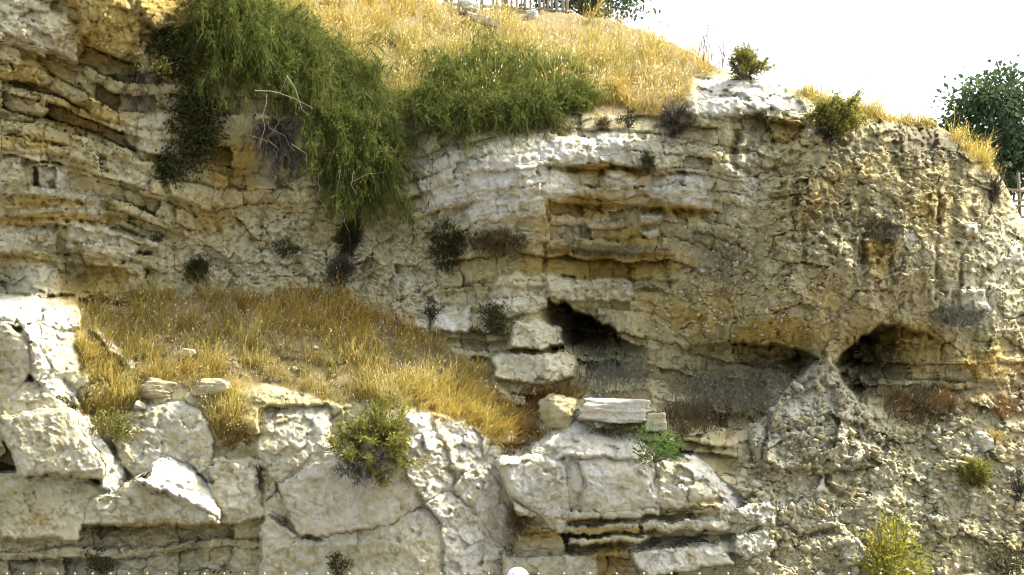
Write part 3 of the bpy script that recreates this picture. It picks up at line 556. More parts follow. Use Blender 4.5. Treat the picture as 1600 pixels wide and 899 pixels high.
# ------------------------------------------------------------------ ground below the cliff
GROUND_M = plain('dusty_ground', (0.15, 0.13, 0.105), 0.95, 0.3, 0.6)
gs = 700.0
ground = mk('ground', [(-gs, -gs, 0), (gs, -gs, 0), (gs, gs, 0), (-gs, gs, 0)], quads=[(0, 1, 2, 3)], mat=GROUND_M)
tag(ground, 'dusty pale ground below the cliff', kind='structure')
# level ground behind the far end of the cliff, carrying the tree and the rail fence
zt = float(at(1600, 374, 3.6)[2]); xt = float(at(1545, 374, 3.6)[0])
tx = np.linspace(xt, xt + 24, 25); ty = np.linspace(3.6, 22, 20); TX, TY = np.meshgrid(tx, ty)
TZ = zt + .12 * fbm(TX * .8, TY * .8, 71, 3) - .15; TZ[0, :] = 0; TZ[:, -1] = 0
TV = np.stack([TX, TY, TZ], -1).reshape(-1, 3); ti = np.arange(TX.size).reshape(TX.shape)
back = mk('terrain', TV, quads=np.stack([ti[:-1, :-1], ti[:-1, 1:], ti[1:, 1:], ti[1:, :-1]], -1).reshape(-1, 4), mat=ROCK, attrs={'soil': np.full(len(TV), .9)})
tag(back, 'earth terrace behind the far end of the cliff', kind='structure')

# ------------------------------------------------------------------ builders for plants, stones and wood
def ribbons(P, w, t=None, v=None, rs=None):
    """P (n,k,3) centre lines -> thin two-sided strips; returns verts, quads, attributes"""
    rs = rs or rng
    n, k, _ = P.shape
    ang = rs.rand(n) * math.pi
    side = np.stack([np.cos(ang), np.sin(ang) * .6, (rs.rand(n) - .5) * .5], -1)
    side /= np.linalg.norm(side, axis=1)[:, None]
    prof = np.linspace(1, 0.25, k)[None, :, None]
    w = np.broadcast_to(np.asarray(w, float).reshape(-1, 1, 1), (n, 1, 1))
    L = P - side[:, None] * w * prof / 2; Rr = P + side[:, None] * w * prof / 2
    V = np.stack([L, Rr], 2).reshape(-1, 3)
    base = (np.arange(n) * k * 2)[:, None] + np.arange(k - 1)[None] * 2
    Q = np.stack([base, base + 1, base + 3, base + 2], -1).reshape(-1, 4)
    tt = np.broadcast_to((np.linspace(0, 1, k) if t is None else t)[None, :, None], (n, k, 2)).ravel() if (t is None or np.ndim(t) == 1) else np.repeat(t[:, :, None], 2, 2).ravel()
    vv = rs.rand(n) if v is None else v
    return V, Q, {'t': tt, 'v': np.broadcast_to(np.asarray(vv)[:, None, None], (n, k, 2)).ravel()}
def diamonds(C, size, asp, up, v, t, rs=None):
    """small folded leaf shapes (two triangles along a rib) at C, pointing along up"""
    rs = rs or rng
    n = len(C); up = up / (np.linalg.norm(up, axis=1)[:, None] + 1e-9)
    r = rs.randn(n, 3); side = np.cross(up, r); side /= (np.linalg.norm(side, axis=1)[:, None] + 1e-9)
    nrm = np.cross(side, up)
    s = np.asarray(size).reshape(-1, 1)
    a = C; b = C + up * s * .45 + side * s * asp / 2 + nrm * s * .08; c = C + up * s; d = C + up * s * .45 - side * s * asp / 2 + nrm * s * .08
    V = np.stack([a, b, c, d], 1).reshape(-1, 3); i = np.arange(n) * 4
    T = np.concatenate([np.stack([i, i + 1, i + 2], -1), np.stack([i, i + 2, i + 3], -1)])
    return V, T, {'t': np.repeat(np.broadcast_to(t, (n,)), 4), 'v': np.repeat(np.broadcast_to(v, (n,)), 4)}
def strands(root, d, ln, droop, k=5, wav=0.05, rs=None):
    rs = rs or rng
    n = len(root); t = np.linspace(0, 1, k)
    P = root[:, None] + d[:, None] * (ln[:, None] * t)[:, :, None]
    P[:, :, 2] -= (np.broadcast_to(droop, (n,)) * ln)[:, None] * t ** 2
    P += rs.randn(n, k, 3) * (ln * wav)[:, None, None] * t[None, :, None]
    return P
def unit(a): return a / (np.linalg.norm(a, axis=-1, keepdims=True) + 1e-9)
def sprays(Bp, n, l0, spread, rs, t0=.15, droop=.2, k=4):
    """side shoots along branches Bp (nb,k,3): roots, directions and a tone shared by each branch"""
    nb, kb, _ = Bp.shape; ib = rs.randint(0, nb, n); t = (t0 + (1 - t0) * rs.rand(n) ** .8) * (kb - 1.001)
    i0 = t.astype(int); f = (t - i0)[:, None]
    st = Bp[ib, i0] * (1 - f) + Bp[ib, i0 + 1] * f; tg = unit(Bp[ib, i0 + 1] - Bp[ib, i0])
    d = unit(tg + spread * rs.randn(n, 3)); ln = l0 * (.4 + rs.rand(n)) * (1.25 - .6 * t / kb)
    tone = rs.rand(nb) ** 1.6
    return strands(st, d, ln, droop * rs.rand(n), k, .08, rs), np.clip(tone[ib] + .35 * (rs.rand(n) - .5), 0, 1), d
def tube(paths, sides=6):
    """paths: list of (points (k,3), radii (k)) -> one mesh of tapered limbs"""
    V = []; Q = []; T = []; off = 0
    for pts, rad in paths:
        pts = np.asarray(pts, float); k = len(pts)
        tg = np.gradient(pts, axis=0); tg = unit(tg)
        ref = np.array([.31, .17, .93]) if abs(tg[0][2]) < .9 else np.array([1., .1, 0.])
        s1 = unit(np.cross(tg, ref)); s2 = np.cross(tg, s1)
        an = np.arange(sides) * 2 * math.pi / sides
        ring = pts[:, None] + (s1[:, None] * np.cos(an)[None, :, None] + s2[:, None] * np.sin(an)[None, :, None]) * np.asarray(rad)[:, None, None]
        V.append(ring.reshape(-1, 3))
        for i in range(k - 1):
            for j in range(sides):
                Q.append((off + i * sides + j, off + i * sides + (j + 1) % sides, off + (i + 1) * sides + (j + 1) % sides, off + (i + 1) * sides + j))
        V.append(pts[-1:] + tg[-1:] * rad[-1]); e = off + k * sides
        for j in range(sides): T.append((off + (k - 1) * sides + j, off + (k - 1) * sides + (j + 1) % sides, e))
        off += k * sides + 1
    return np.concatenate(V), Q, T
def join(parts):
    V = []; Q = []; T = []; A = {}; off = 0
    for V_, Q_, T_, A_ in parts:
        V.append(V_)
        if Q_ is not None and len(Q_): Q.append(np.asarray(Q_) + off)
        if T_ is not None and len(T_): T.append(np.asarray(T_) + off)
        for k, a in A_.items(): A.setdefault(k, []).append(a)
        off += len(V_)
    return np.concatenate(V), (np.concatenate(Q) if Q else None), (np.concatenate(T) if T else None), {k: np.concatenate(a) for k, a in A.items()}
def box(name, lo, hi, mat, parent=None, rot=None):
    lo = np.array(lo, float); hi = np.array(hi, float); c = (lo + hi) / 2
    V = np.array([[x, y, z] for x in (lo[0], hi[0]) for y in (lo[1], hi[1]) for z in (lo[2], hi[2])])
    Q = [(0, 1, 3, 2), (4, 6, 7, 5), (0, 4, 5, 1), (2, 3, 7, 6), (0, 2, 6, 4), (1, 5, 7, 3)]
    o = mk(name, V - c, quads=Q, mat=mat, parent=parent); o.location = c
    if rot: o.rotation_euler = rot
    return o
_ico = None
def rock(name, c, size, seed, label=None, cat=None, group=None, parent=None, wht=.8, och=.1, planes=16, rot=0.0, boxy=.0, sub=5):
    """angular stone: a ball of directions cut back by random planes, then chipped"""
    import bmesh
    rs = np.random.RandomState(seed)
    bm = bmesh.new(); bmesh.ops.create_icosphere(bm, subdivisions=sub, radius=1.0)
    me = bpy.data.meshes.new('tmp'); bm.to_mesh(me); bm.free()
    n = len(me.vertices); D = np.zeros(n * 3, np.float32); me.vertices.foreach_get('co', D); D = D.reshape(-1, 3)
    F = np.zeros(len(me.polygons) * 3, np.int32); me.polygons.foreach_get('vertices', F); F = F.reshape(-1, 3); bpy.data.meshes.remove(me)
    D = unit(D.astype(float))
    nn = unit(rs.randn(planes, 3)); dd = 0.72 + .38 * rs.rand(planes)
    if boxy:
        bx = np.array([[1, 0, 0], [-1, 0, 0], [0, 1, 0], [0, -1, 0], [0, 0, 1], [0, 0, -1]], float)
        nn = np.concatenate([nn, unit(bx + .08 * rs.randn(6, 3))]); dd = np.concatenate([dd + boxy, np.full(6, .72)])
    pr = D @ nn.T
    r = np.min(np.where(pr > .05, dd[None] / np.maximum(pr, .05), 9), axis=1)
    P = D * np.minimum(r, 1.6)[:, None]
    P += D * (.10 * fbm(P[:, 0] * 2.5 + seed, P[:, 2] * 3 + P[:, 1] * 2.1, 7, 4) + .05 * (vnoise(P[:, 2] * 9 + seed, P[:, 0] * 1.2, 4) > .55) + .03 * fbm(P[:, 0] * 11 + seed, P[:, 2] * 11 + P[:, 1] * 7, 8, 2))[:, None]
    P = P * np.asarray(size) / .9
    ca_, sa_ = math.cos(rot), math.sin(rot)
    P = np.stack([P[:, 0] * ca_ + P[:, 2] * sa_, P[:, 1], -P[:, 0] * sa_ + P[:, 2] * ca_], -1)
    o = mk(name, P, tris=F, mat=ROCK, parent=parent, attrs={'white': np.full(n, wht), 'ochre': np.full(n, och)})
    o.location = c
    if label: tag(o, label, cat, group)
    return o

# plant materials (real tissue colours)
M_STRAW = leaf_material('dry_straw', (0.21, 0.165, 0.04), (0.58, 0.49, 0.14), (0.46, 0.325, 0.06), .5)
M_PALE = leaf_material('pale_straw', (0.26, 0.22, 0.10), (0.62, 0.55, 0.30), (0.48, 0.40, 0.19), .45)
M_OLIVE = leaf_material('olive_grass', (0.10, 0.09, 0.03), (0.33, 0.32, 0.08), (0.22, 0.20, 0.06), .4)
M_YELLOWG = leaf_material('yellow_leaves', (0.12, 0.12, 0.02), (0.36, 0.36, 0.045), (0.22, 0.22, 0.05), .45)
M_SEED = leaf_material('seed_heads', (0.55, 0.46, 0.22), (0.74, 0.66, 0.42), (0.50, 0.36, 0.11), .35)
M_RUST = leaf_material('rusty_grass', (0.17, 0.09, 0.025), (0.42, 0.24, 0.05), (0.28, 0.12, 0.025), .4)
M_BROOM = leaf_material('broom_green', (0.036, 0.038, 0.016), (0.20, 0.255, 0.05), (0.11, 0.115, 0.038), .42)
M_YGREEN = leaf_material('yellow_green', (0.07, 0.05, 0.035), (0.34, 0.34, 0.07), (0.16, 0.15, 0.05), .35)
M_DEAD = leaf_material('dead_twigs', (0.06, 0.052, 0.04), (0.19, 0.165, 0.115), (0.10, 0.085, 0.06), .15)
M_PURPLE = leaf_material('dusky_twigs', (0.035, 0.032, 0.03), (0.13, 0.12, 0.10), (0.065, 0.058, 0.052), .15)
M_BROWN = leaf_material('brown_scrub', (0.07, 0.05, 0.026), (0.25, 0.185, 0.085), (0.13, 0.09, 0.045), .25)
M_DKLEAF = leaf_material('dark_leaves', (0.028, 0.036, 0.016), (0.07, 0.095, 0.026), (0.055, 0.045, 0.02), .25)
M_LEAF = leaf_material('fresh_leaves', (0.05, 0.09, 0.025), (0.15, 0.25, 0.06), (0.08, 0.14, 0.04), .4)
M_TREE = leaf_material('tree_leaves', (0.05, 0.08, 0.038), (0.115, 0.165, 0.075), (0.065, 0.095, 0.055), .35)
M_GREYG = leaf_material('grey_green', (0.12, 0.125, 0.09), (0.34, 0.37, 0.27), (0.22, 0.21, 0.17), .35)
M_FLOWER = leaf_material('red_flower', (0.5, 0.07, 0.03), (0.6, 0.12, 0.05), (0.55, 0.25, 0.1), .3)
M_BARK = plain('bark', (0.12, 0.09, 0.065), .9, .35, 14)
M_PALEBARK = plain('pale_bark', (0.30, 0.27, 0.22), .9, .25, 14)
M_WOOD = plain('weathered_wood', (0.30, 0.26, 0.20), .85, .3, 10)
M_IRON = plain('dark_iron', (0.05, 0.05, 0.05), .5, .2, 20)
M_WHITE = plain('white_enamel', (0.8, 0.79, 0.76), .35, .04, 5)

def pick(poly, n, rs, dens=None):
    a = np.array(poly, float); out = []
    while sum(len(o) for o in out) < n:
        x = a[:, 0].min() + rs.rand(n) * np.ptp(a[:, 0]); y = a[:, 1].min() + rs.rand(n) * np.ptp(a[:, 1])
        m = inpoly(poly, x, y)
        if dens is not None: m &= rs.rand(n) < dens(x, y)
        out.append(np.stack([x[m], y[m]], -1))
    return np.concatenate(out)[:n]

def grass(name, label, poly, n, hmin, hmax, mat, rs, heads=.35, dens=None, var=None, w=.011, lean=(.25, -.15, 1.0), head_mat=None, sz=.05, rim=False):
    nt_ = max(20, n // 13); pt = pick(poly, nt_, rs, dens); it = rs.randint(0, nt_, n)
    off = rs.randn(n, 2) * (2.2 + 3.0 * rs.rand(nt_)[it])[:, None]; p = pt[it] + off
    root = surf(p[:, 0], p[:, 1]) - np.array([0, 0, .03])
    tl = rs.randn(nt_, 3) * np.array([.30, .25, .08])
    d = unit(np.array(lean) + tl[it] + np.stack([off[:, 0] * .06, off[:, 1] * .03, off[:, 0] * 0], -1) + rs.randn(n, 3) * np.array([.22, .22, .10]))
    ln = (hmin + (hmax - hmin) * rs.rand(n) ** 1.5) * (.35 + 1.15 * rs.rand(nt_)[it] ** 2) * (.6 + .8 * vnoise(p[:, 0] / 35, p[:, 1] / 25, 88))
    ln = ln * (1 - .42 * (p[:, 0] < 905) * (p[:, 0] > 675) * (1 - sstep(4, 55, p[:, 1] - np.interp(p[:, 0], _sx, _sy)))) if rim else ln
    P = strands(root, d, ln, .5 * rs.rand(n) ** 2, 4, .07, rs)
    v = np.clip((.25 if var is None else var(p[:, 0], p[:, 1])) + .25 * (rs.rand(n) - .5) + .9 * (rs.rand(nt_)[it] - .5), 0, 1)
    V, Q, A = ribbons(P, w * (.7 + .7 * rs.rand(n)), None, v, rs)
    o = mk(name, V, quads=Q, mat=mat, attrs=A); tag(o, label, kind='stuff')
    if heads:
        m = rs.rand(n) < heads; C = P[m, -1]; dr = P[m, -1] - P[m, -2] + rs.randn(m.sum(), 3) * .02
        V, T, A = diamonds(C, sz * (.6 + .8 * rs.rand(m.sum())), .38, dr, v[m], .3 + .7 * rs.rand(m.sum()), rs)
        h = mk('seed_heads', V, tris=T, mat=head_mat or M_SEED, parent=o, attrs=A); tag(h, kind='stuff')
    return o

def bush(name, label, cx, cy, rx, ry, style='dome', mat=None, n=900, seed=1, cat='bush', ln=.45, bias=(0, -.2, .5), droop=.2, w=.012, out=.35, leaf=.05, depth=.7, stem=True, group=None, twig=None, base=None, asp=.45, flowers=0, zup=None, base_poly=None):
    rs = np.random.RandomState(seed)
    px_m = FPX / (22.0 + float(surf(cx, cy)[1]))
    rX, rZ = rx / px_m, ry / px_m; rY = rX * depth
    bx, by = base or (cx, cy + ry * .75)
    B = surf(bx, by); Y0 = float(surf(cx, cy)[1])
    Yc = min(Y0, float(B[1])) - rY * out if zup is None else zup
    C = at(cx, cy, Yc)
    o = thing(name, label, cat, tuple(B), group)
    rad = np.array([rX, rY, rZ])
    parts = []
    if style == 'scrub':                                   # low growth following the ground, rooted all over its patch
        an = rs.rand(n) * 2 * math.pi; rr = rs.rand(n) ** .6 * (.75 + .5 * vnoise(np.cos(an) * 2 + seed, np.sin(an) * 2, 6))
        st = surf(cx + rx * rr * np.cos(an), cy + ry * rr * np.sin(an)); d = unit(np.array(bias) + .55 * rs.randn(n, 3))
        l_ = ln * (.4 + .9 * rs.rand(n)) * (1.15 - .6 * rr)
        P = strands(st, d, l_, droop * rs.rand(n), 4, .09, rs)
        V, Q, A = ribbons(P, w * (.6 + .8 * rs.rand(n)), None, None, rs); parts.append((V, Q, None, A))
        V, T, A = diamonds(P[np.arange(n), rs.randint(1, 4, n)], leaf * (.5 + rs.rand(n)), asp, unit(d + .8 * rs.randn(n, 3)), rs.rand(n), .4 + .6 * rs.rand(n), rs); parts.append((V, None, T, A))
        C = st.mean(0) - np.array([0, .1, -.1]); rad = np.array([rX * .8, .15, .15]); stem = False
    elif style == 'drape':                                 # broom rooted along an edge, arching out and falling down the face
        nb = max(30, n // 48)
        p = pick(base_poly, nb, rs)
        st = surf(p[:, 0], p[:, 1]) + rs.randn(nb, 3) * .05; db = unit(np.array(bias) + .38 * rs.randn(nb, 3))
        l_ = ln * (.35 + .95 * rs.rand(nb)) * (.6 + .8 * vnoise(p[:, 0] / 24, p[:, 1] / 24, seed + 2))
        Bp = strands(st, db, l_, droop * (.4 + .8 * rs.rand(nb)), 8, .06, rs)
        P, v, d = sprays(Bp, n, .36, .30, rs, .05, .5)
        V, Q, A = ribbons(P, w * (.6 + .8 * rs.rand(n)), None, v, rs); parts.append((V, Q, None, A))
        V, Q, A = ribbons(Bp, np.full(nb, .016), np.linspace(0, .35, 8), rs.rand(nb), rs); parts.append((V, Q, None, A))
        V, T, A = diamonds(P[np.arange(n), rs.randint(1, 4, n)], leaf * (.5 + rs.rand(n)), asp, unit(d + .7 * rs.randn(n, 3)), v, .5 + .5 * rs.rand(n), rs); parts.append((V, None, T, A))
        C = st.mean(0) - np.array([0, .3, .1]); rad = np.array([rX * .8, .3, rZ * .8])
    elif style in ('dome', 'ball', 'hang', 'broom'):
        u = unit(rs.randn(n, 3))
        if style in ('broom', 'ball'):                     # stems fan out from the root, shoots along them
            nb = 34; u = unit(rs.randn(nb, 3) + np.array([.25 * (rs.rand() - .5), -.2, .35]))
            reach = (.55 + .6 * rs.rand(nb))[:, None]; tgt = C + u * rad * reach; st = B + (C - B) * (.1 if style == 'broom' else .45) + u * rad * .10
            Bp = strands(st, unit(tgt - st), np.linalg.norm(tgt - st, axis=1), droop * rs.rand(nb), 7, .05, rs)
            P, v, d = sprays(Bp, n, rad.mean() * (.34 if style == 'broom' else .42), .38 if style == 'broom' else .75, rs, .25 if style == 'broom' else .05, .1)
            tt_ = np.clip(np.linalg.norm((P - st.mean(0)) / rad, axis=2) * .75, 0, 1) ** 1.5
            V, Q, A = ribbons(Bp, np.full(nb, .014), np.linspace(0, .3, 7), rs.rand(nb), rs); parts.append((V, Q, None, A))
        else:
            lump = 1 + .55 * (vnoise(u[:, 0] * 2.2 + seed * 1.3, u[:, 2] * 2.2 + u[:, 1], 5) - .5)
            st = C + u * rad * (rs.rand(n) ** .5 * (.9 - ln * .5) * lump)[:, None]
            d = unit(u * (1.0 if style != 'hang' else .45) + np.array(bias) + .35 * rs.randn(n, 3))
            l_ = rad.mean() * ln * (.5 + rs.rand(n))
            P = strands(st, d, l_, droop, 5, .06, rs)
        if style not in ('broom', 'ball'): tt_, v = None, None
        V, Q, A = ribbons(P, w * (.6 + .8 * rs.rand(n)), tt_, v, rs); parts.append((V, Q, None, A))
        if leaf and style != 'ball':                       # little leaves and side shoots near the tips
            k = rs.randint(2, P.shape[1], n); C2 = P[np.arange(n), k]
            V, T, A = diamonds(C2, leaf * (.5 + rs.rand(n)), asp, unit(d + .8 * rs.randn(n, 3)), rs.rand(n), .5 + .5 * rs.rand(n), rs); parts.append((V, None, T, A))
    else:                                                  # leafy: clumps of leaves
        nc = max(6, n // 45); u = unit(rs.randn(nc, 3)); cc_ = C + u * rad * (rs.rand(nc) ** .45 * .85)[:, None]
        idx = rs.randint(0, nc, n); sp = rad.mean() * .24
        Cc = cc_[idx] + rs.randn(n, 3) * sp * np.array([1, 1, .8])
        dr = unit(unit(Cc - C) * .6 + np.array(bias) + .7 * rs.randn(n, 3))
        vcl = rs.rand(nc)[idx] * .7 + .3 * rs.rand(n)
        V, T, A = diamonds(Cc, leaf * (.6 + .8 * rs.rand(n)), asp, dr, vcl, .3 + .7 * rs.rand(n), rs); parts.append((V, None, T, A))
        tips = cc_
    V, Q, T, A = join(parts)
    f = mk('foliage', V - B, quads=Q, tris=T, mat=mat, parent=o, attrs=A)
    if stem:
        paths = []
        ns = 7 if style != 'leafy' else 9
        for i in range(ns):
            e = C + unit(rs.randn(3)) * rad * .8; m_ = (B + e) / 2 + rs.randn(3) * rad * .12
            tt = np.linspace(0, 1, 7)[:, None]; pts = (1 - tt) ** 2 * B + 2 * tt * (1 - tt) * m_ + tt ** 2 * e
            paths.append((pts - B, np.linspace(.016, .004, 7) * (1 + rad.mean())))
        V, Q, T = tube(paths, 5); mk('stem', V, quads=Q, tris=T, mat=twig or M_BARK, parent=o)
    if flowers:
        ix = rs.randint(0, n, flowers); Cf = C + unit(rs.randn(flowers, 3)) * rad * (.9 * rs.rand(flowers) ** .4)[:, None]
        V, T, A = diamonds(Cf, .05 + .03 * rs.rand(flowers), .8, rs.randn(flowers, 3), rs.rand(flowers), rs.rand(flowers), rs)
        mk('blossoms', V - B, tris=T, mat=M_FLOWER, parent=f, attrs=A)['kind'] = 'stuff'
    return o

# ------------------------------------------------------------------ dry grass
rs = np.random.RandomState(21)
HG = [(335, -60), (430, 40), (560, 120), (640, 175), (760, 190), (900, 165), (985, 172), (1030, 190), (1075, 150), (1085, 124), (1128, 112), (1060, 74), (1000, 50), (930, 30), (870, 22), (800, 16), (720, 16), (690, 6), (600, -60)]
orange = lambda x, y: np.clip(-.02 + .75 * np.exp(-(((x - 540) / 90) ** 2 + ((y - 5) / 45) ** 2)) + .8 * np.exp(-(((x - 1010) / 80) ** 2 + ((y - 150) / 45) ** 2)) + .8 * (vnoise(x / 40, y / 24, 5) - .35) + .35 * np.exp(-(((x - 1110) / 70) ** 2 + ((y - 105) / 25) ** 2)), 0, 1)
grass('dry_grass', 'tall golden dry grass with pale seed heads covering the hilltop', HG, 30000, .25, .75, M_STRAW, rs, .26, lambda x, y: np.clip(2.2 * (vnoise(x / 26, y / 15, 6) - .28), .05, 1), orange, sz=.08, rim=True)
grass('green_grass', 'yellow green weeds mixed in the dry grass above the broom mounds', [(560, 60), (700, 50), (960, 90), (1000, 160), (900, 160), (760, 90), (640, 150)], 10000, .2, .52, M_OLIVE, rs, .1, lambda x, y: sstep(.35, .7, vnoise(x / 40, y / 22, 8)), None)
grass('pale_grass', 'pale straw grass patches over the hilltop', HG, 8000, .2, .6, M_PALE, rs, .4, lambda x, y: sstep(.5, .75, vnoise(x / 45, y / 20, 18)), None, sz=.08, rim=True)
orl = lambda x, y: np.clip(.02 + .8 * np.exp(-((y - (470 + .12 * (x - 250))) / 30) ** 2) * (x > 240) + .9 * (vnoise(x / 38, y / 22, 15) - .3), 0, 1)
dl = lambda x, y: np.clip(2.4 * (vnoise(x / 30, y / 17, 16) - .27), .05, 1)
grass('dry_grass', 'golden dry grass matting the sloping ledge under the upper cliff', LEDGE, 25000, .16, .52, M_STRAW, rs, .14, dl, orl, sz=.055)
grass('pale_grass', 'pale straw grass patches over the sloping ledge', LEDGE, 6000, .15, .42, M_PALE, rs, .25, lambda x, y: sstep(.5, .75, vnoise(x / 38, y / 20, 19)), None)
UP = [(370, 466), (440, 458), (530, 460), (630, 502), (680, 540), (600, 530), (480, 498), (380, 490)]
grass('rusty_grass', 'rust brown grass in shade along the foot of the upper cliff', UP, 2200, .15, .42, M_RUST, rs, .1, None, None)
LIP = [(600, 590), (700, 590), (780, 620), (805, 660), (780, 700), (740, 668), (650, 640)]
grass('dry_grass', 'orange dry grass hanging over the end of the ledge', LIP, 4500, .2, .5, M_STRAW, rs, .05, None, lambda x, y: .55 + 0 * x, lean=(.5, -.6, .5))
grass('rusty_grass', 'brown grass on the earth pocket beside the pale slab', [(770, 640), (830, 600), (905, 600), (900, 625), (850, 690), (790, 715)], 3000, .12, .35, M_RUST, rs, .06, None, None)
grass('green_grass', 'olive weeds mixed in the golden grass of the ledge', LEDGE, 5500, .12, .36, M_OLIVE, rs, 0, lambda x, y: sstep(.45, .7, vnoise(x / 35, y / 22, 9)), None)
grass('rusty_grass', 'sparse olive grass on the slope below the large hollow', POCKET_A, 2600, .08, .26, M_OLIVE, rs, .04, lambda x, y: sstep(.35, .7, vnoise(x / 25, y / 18, 26)), None)
grass('rusty_grass', 'sparse reddish grass on the slope beside the narrow hollow', POCKET_B, 2400, .08, .26, M_RUST, rs, .06, lambda x, y: .2 + .8 * vnoise(x / 25, y / 18, 27), None)
CREST = [(1255, 140), (1300, 158), (1350, 172), (1400, 182), (1462, 191), (1462, 200), (1400, 193), (1350, 184), (1300, 170), (1250, 152)]
grass('dry_grass', 'pale dry grass fringe along the rim of the bulging cliff', CREST, 2600, .2, .55, M_STRAW, rs, .3, None, lambda x, y: .2 + .2 * rs.rand(len(x)), lean=(.1, 0, 1))
grass('dry_grass', 'dry grass fringe on the rim below the broad tree', [(1490, 205), (1540, 248), (1562, 280), (1548, 280), (1485, 215)], 900, .2, .5, M_STRAW, rs, .2, None, None)
grass('dry_grass', 'thin dry grass in the cracks of the bulging cliff', [(1060, 300), (1500, 240), (1580, 560), (1200, 520)], 500, .06, .18, M_BROWN, rs, 0, lambda x, y: sstep(.55, .75, vnoise(x / 18, y / 14, 29)), None)
grass('dry_grass', 'ochre grass growing along the shelf inside the recessed bedding', [(850, 402), (1040, 404), (1060, 430), (1000, 436), (850, 430)], 1100, .05, .16, M_STRAW, rs, 0, None, lambda x, y: .5 + 0 * x, lean=(0, -.5, .5))
grass('dry_grass', 'yellow grass tufts among the fractured rocks at the cliff foot', [(300, 600), (400, 610), (420, 700), (350, 700)], 1100, .12, .32, M_STRAW, rs, .15, None, None)

# ------------------------------------------------------------------ shrubs hanging over the cliff edge
DR = dict(style='drape', mat=M_BROOM, leaf=.06, asp=.3, w=.012)
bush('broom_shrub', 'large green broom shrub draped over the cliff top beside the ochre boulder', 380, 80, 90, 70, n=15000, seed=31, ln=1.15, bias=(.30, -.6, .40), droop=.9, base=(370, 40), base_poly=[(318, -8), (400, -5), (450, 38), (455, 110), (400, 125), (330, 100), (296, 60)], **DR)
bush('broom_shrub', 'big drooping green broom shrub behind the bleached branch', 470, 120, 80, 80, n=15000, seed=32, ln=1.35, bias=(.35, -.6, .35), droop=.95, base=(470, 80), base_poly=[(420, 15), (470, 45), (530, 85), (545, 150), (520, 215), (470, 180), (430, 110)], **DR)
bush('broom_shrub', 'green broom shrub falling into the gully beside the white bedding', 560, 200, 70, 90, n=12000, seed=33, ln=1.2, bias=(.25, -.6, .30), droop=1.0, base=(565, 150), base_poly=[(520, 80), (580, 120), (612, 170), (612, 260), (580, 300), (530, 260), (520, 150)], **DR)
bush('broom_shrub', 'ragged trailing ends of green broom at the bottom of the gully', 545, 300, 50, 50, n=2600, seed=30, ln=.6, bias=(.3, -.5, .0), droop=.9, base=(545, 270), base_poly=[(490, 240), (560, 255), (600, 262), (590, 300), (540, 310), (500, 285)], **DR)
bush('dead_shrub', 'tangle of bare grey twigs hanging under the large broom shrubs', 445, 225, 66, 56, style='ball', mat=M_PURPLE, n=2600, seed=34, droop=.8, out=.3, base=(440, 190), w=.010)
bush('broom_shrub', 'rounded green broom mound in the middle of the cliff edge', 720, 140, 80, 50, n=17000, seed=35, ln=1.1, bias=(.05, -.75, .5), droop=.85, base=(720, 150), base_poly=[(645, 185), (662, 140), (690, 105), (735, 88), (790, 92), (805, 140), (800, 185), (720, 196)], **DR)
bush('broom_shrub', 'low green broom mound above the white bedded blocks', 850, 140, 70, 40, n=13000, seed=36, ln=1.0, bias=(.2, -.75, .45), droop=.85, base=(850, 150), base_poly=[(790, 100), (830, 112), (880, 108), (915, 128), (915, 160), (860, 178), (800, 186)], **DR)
bush('brown_scrub', 'low brown scrub trailing below the green broom mounds', 775, 196, 140, 14, style='scrub', mat=M_BROWN, n=2600, seed=37, ln=.35, bias=(.1, -.5, -.1), droop=.6, leaf=.02, base=(770, 200))
bush('creeper', 'dark leafy creeper hanging in a column beneath the broom', 306, 200, 40, 92, style='leafy', mat=M_DKLEAF, n=5200, seed=38, leaf=.075, bias=(0, -.2, -.5), out=.25, base=(310, 110), depth=.6, cat='creeper')
bush('creeper', 'short dark creeper on the face beside the long creeper', 264, 268, 24, 40, style='leafy', mat=M_DKLEAF, n=1300, seed=39, leaf=.07, bias=(0, -.2, -.5), out=.3, base=(265, 240), cat='creeper')
bush('creeper', 'dark creeper under the ochre overhanging boulder', 268, 92, 44, 46, style='leafy', mat=M_DKLEAF, n=2000, seed=40, leaf=.07, bias=(0, -.2, -.4), out=.2, base=(262, 65), cat='creeper')
bush('caper_bush', 'hanging dry bush with pale leafy top on the bedded face', 215, 142, 36, 46, style='ball', mat=M_DEAD, n=1100, seed=41, droop=.9, out=.4, base=(215, 110))
bush('leafy_shrub', 'pale green leafy sprig growing below the overhanging boulder', 238, 104, 40, 12, style='leafy', mat=M_YGREEN, n=240, seed=42, leaf=.07, bias=(.3, -.3, .5), out=.9, base=(230, 112), stem=False)
bush('leafy_shrub', 'small upright pale green sprig between boulder and broom', 272, 88, 10, 24, style='leafy', mat=M_YGREEN, n=130, seed=43, leaf=.07, bias=(.2, -.2, .6), out=1.6, base=(270, 108), stem=False)
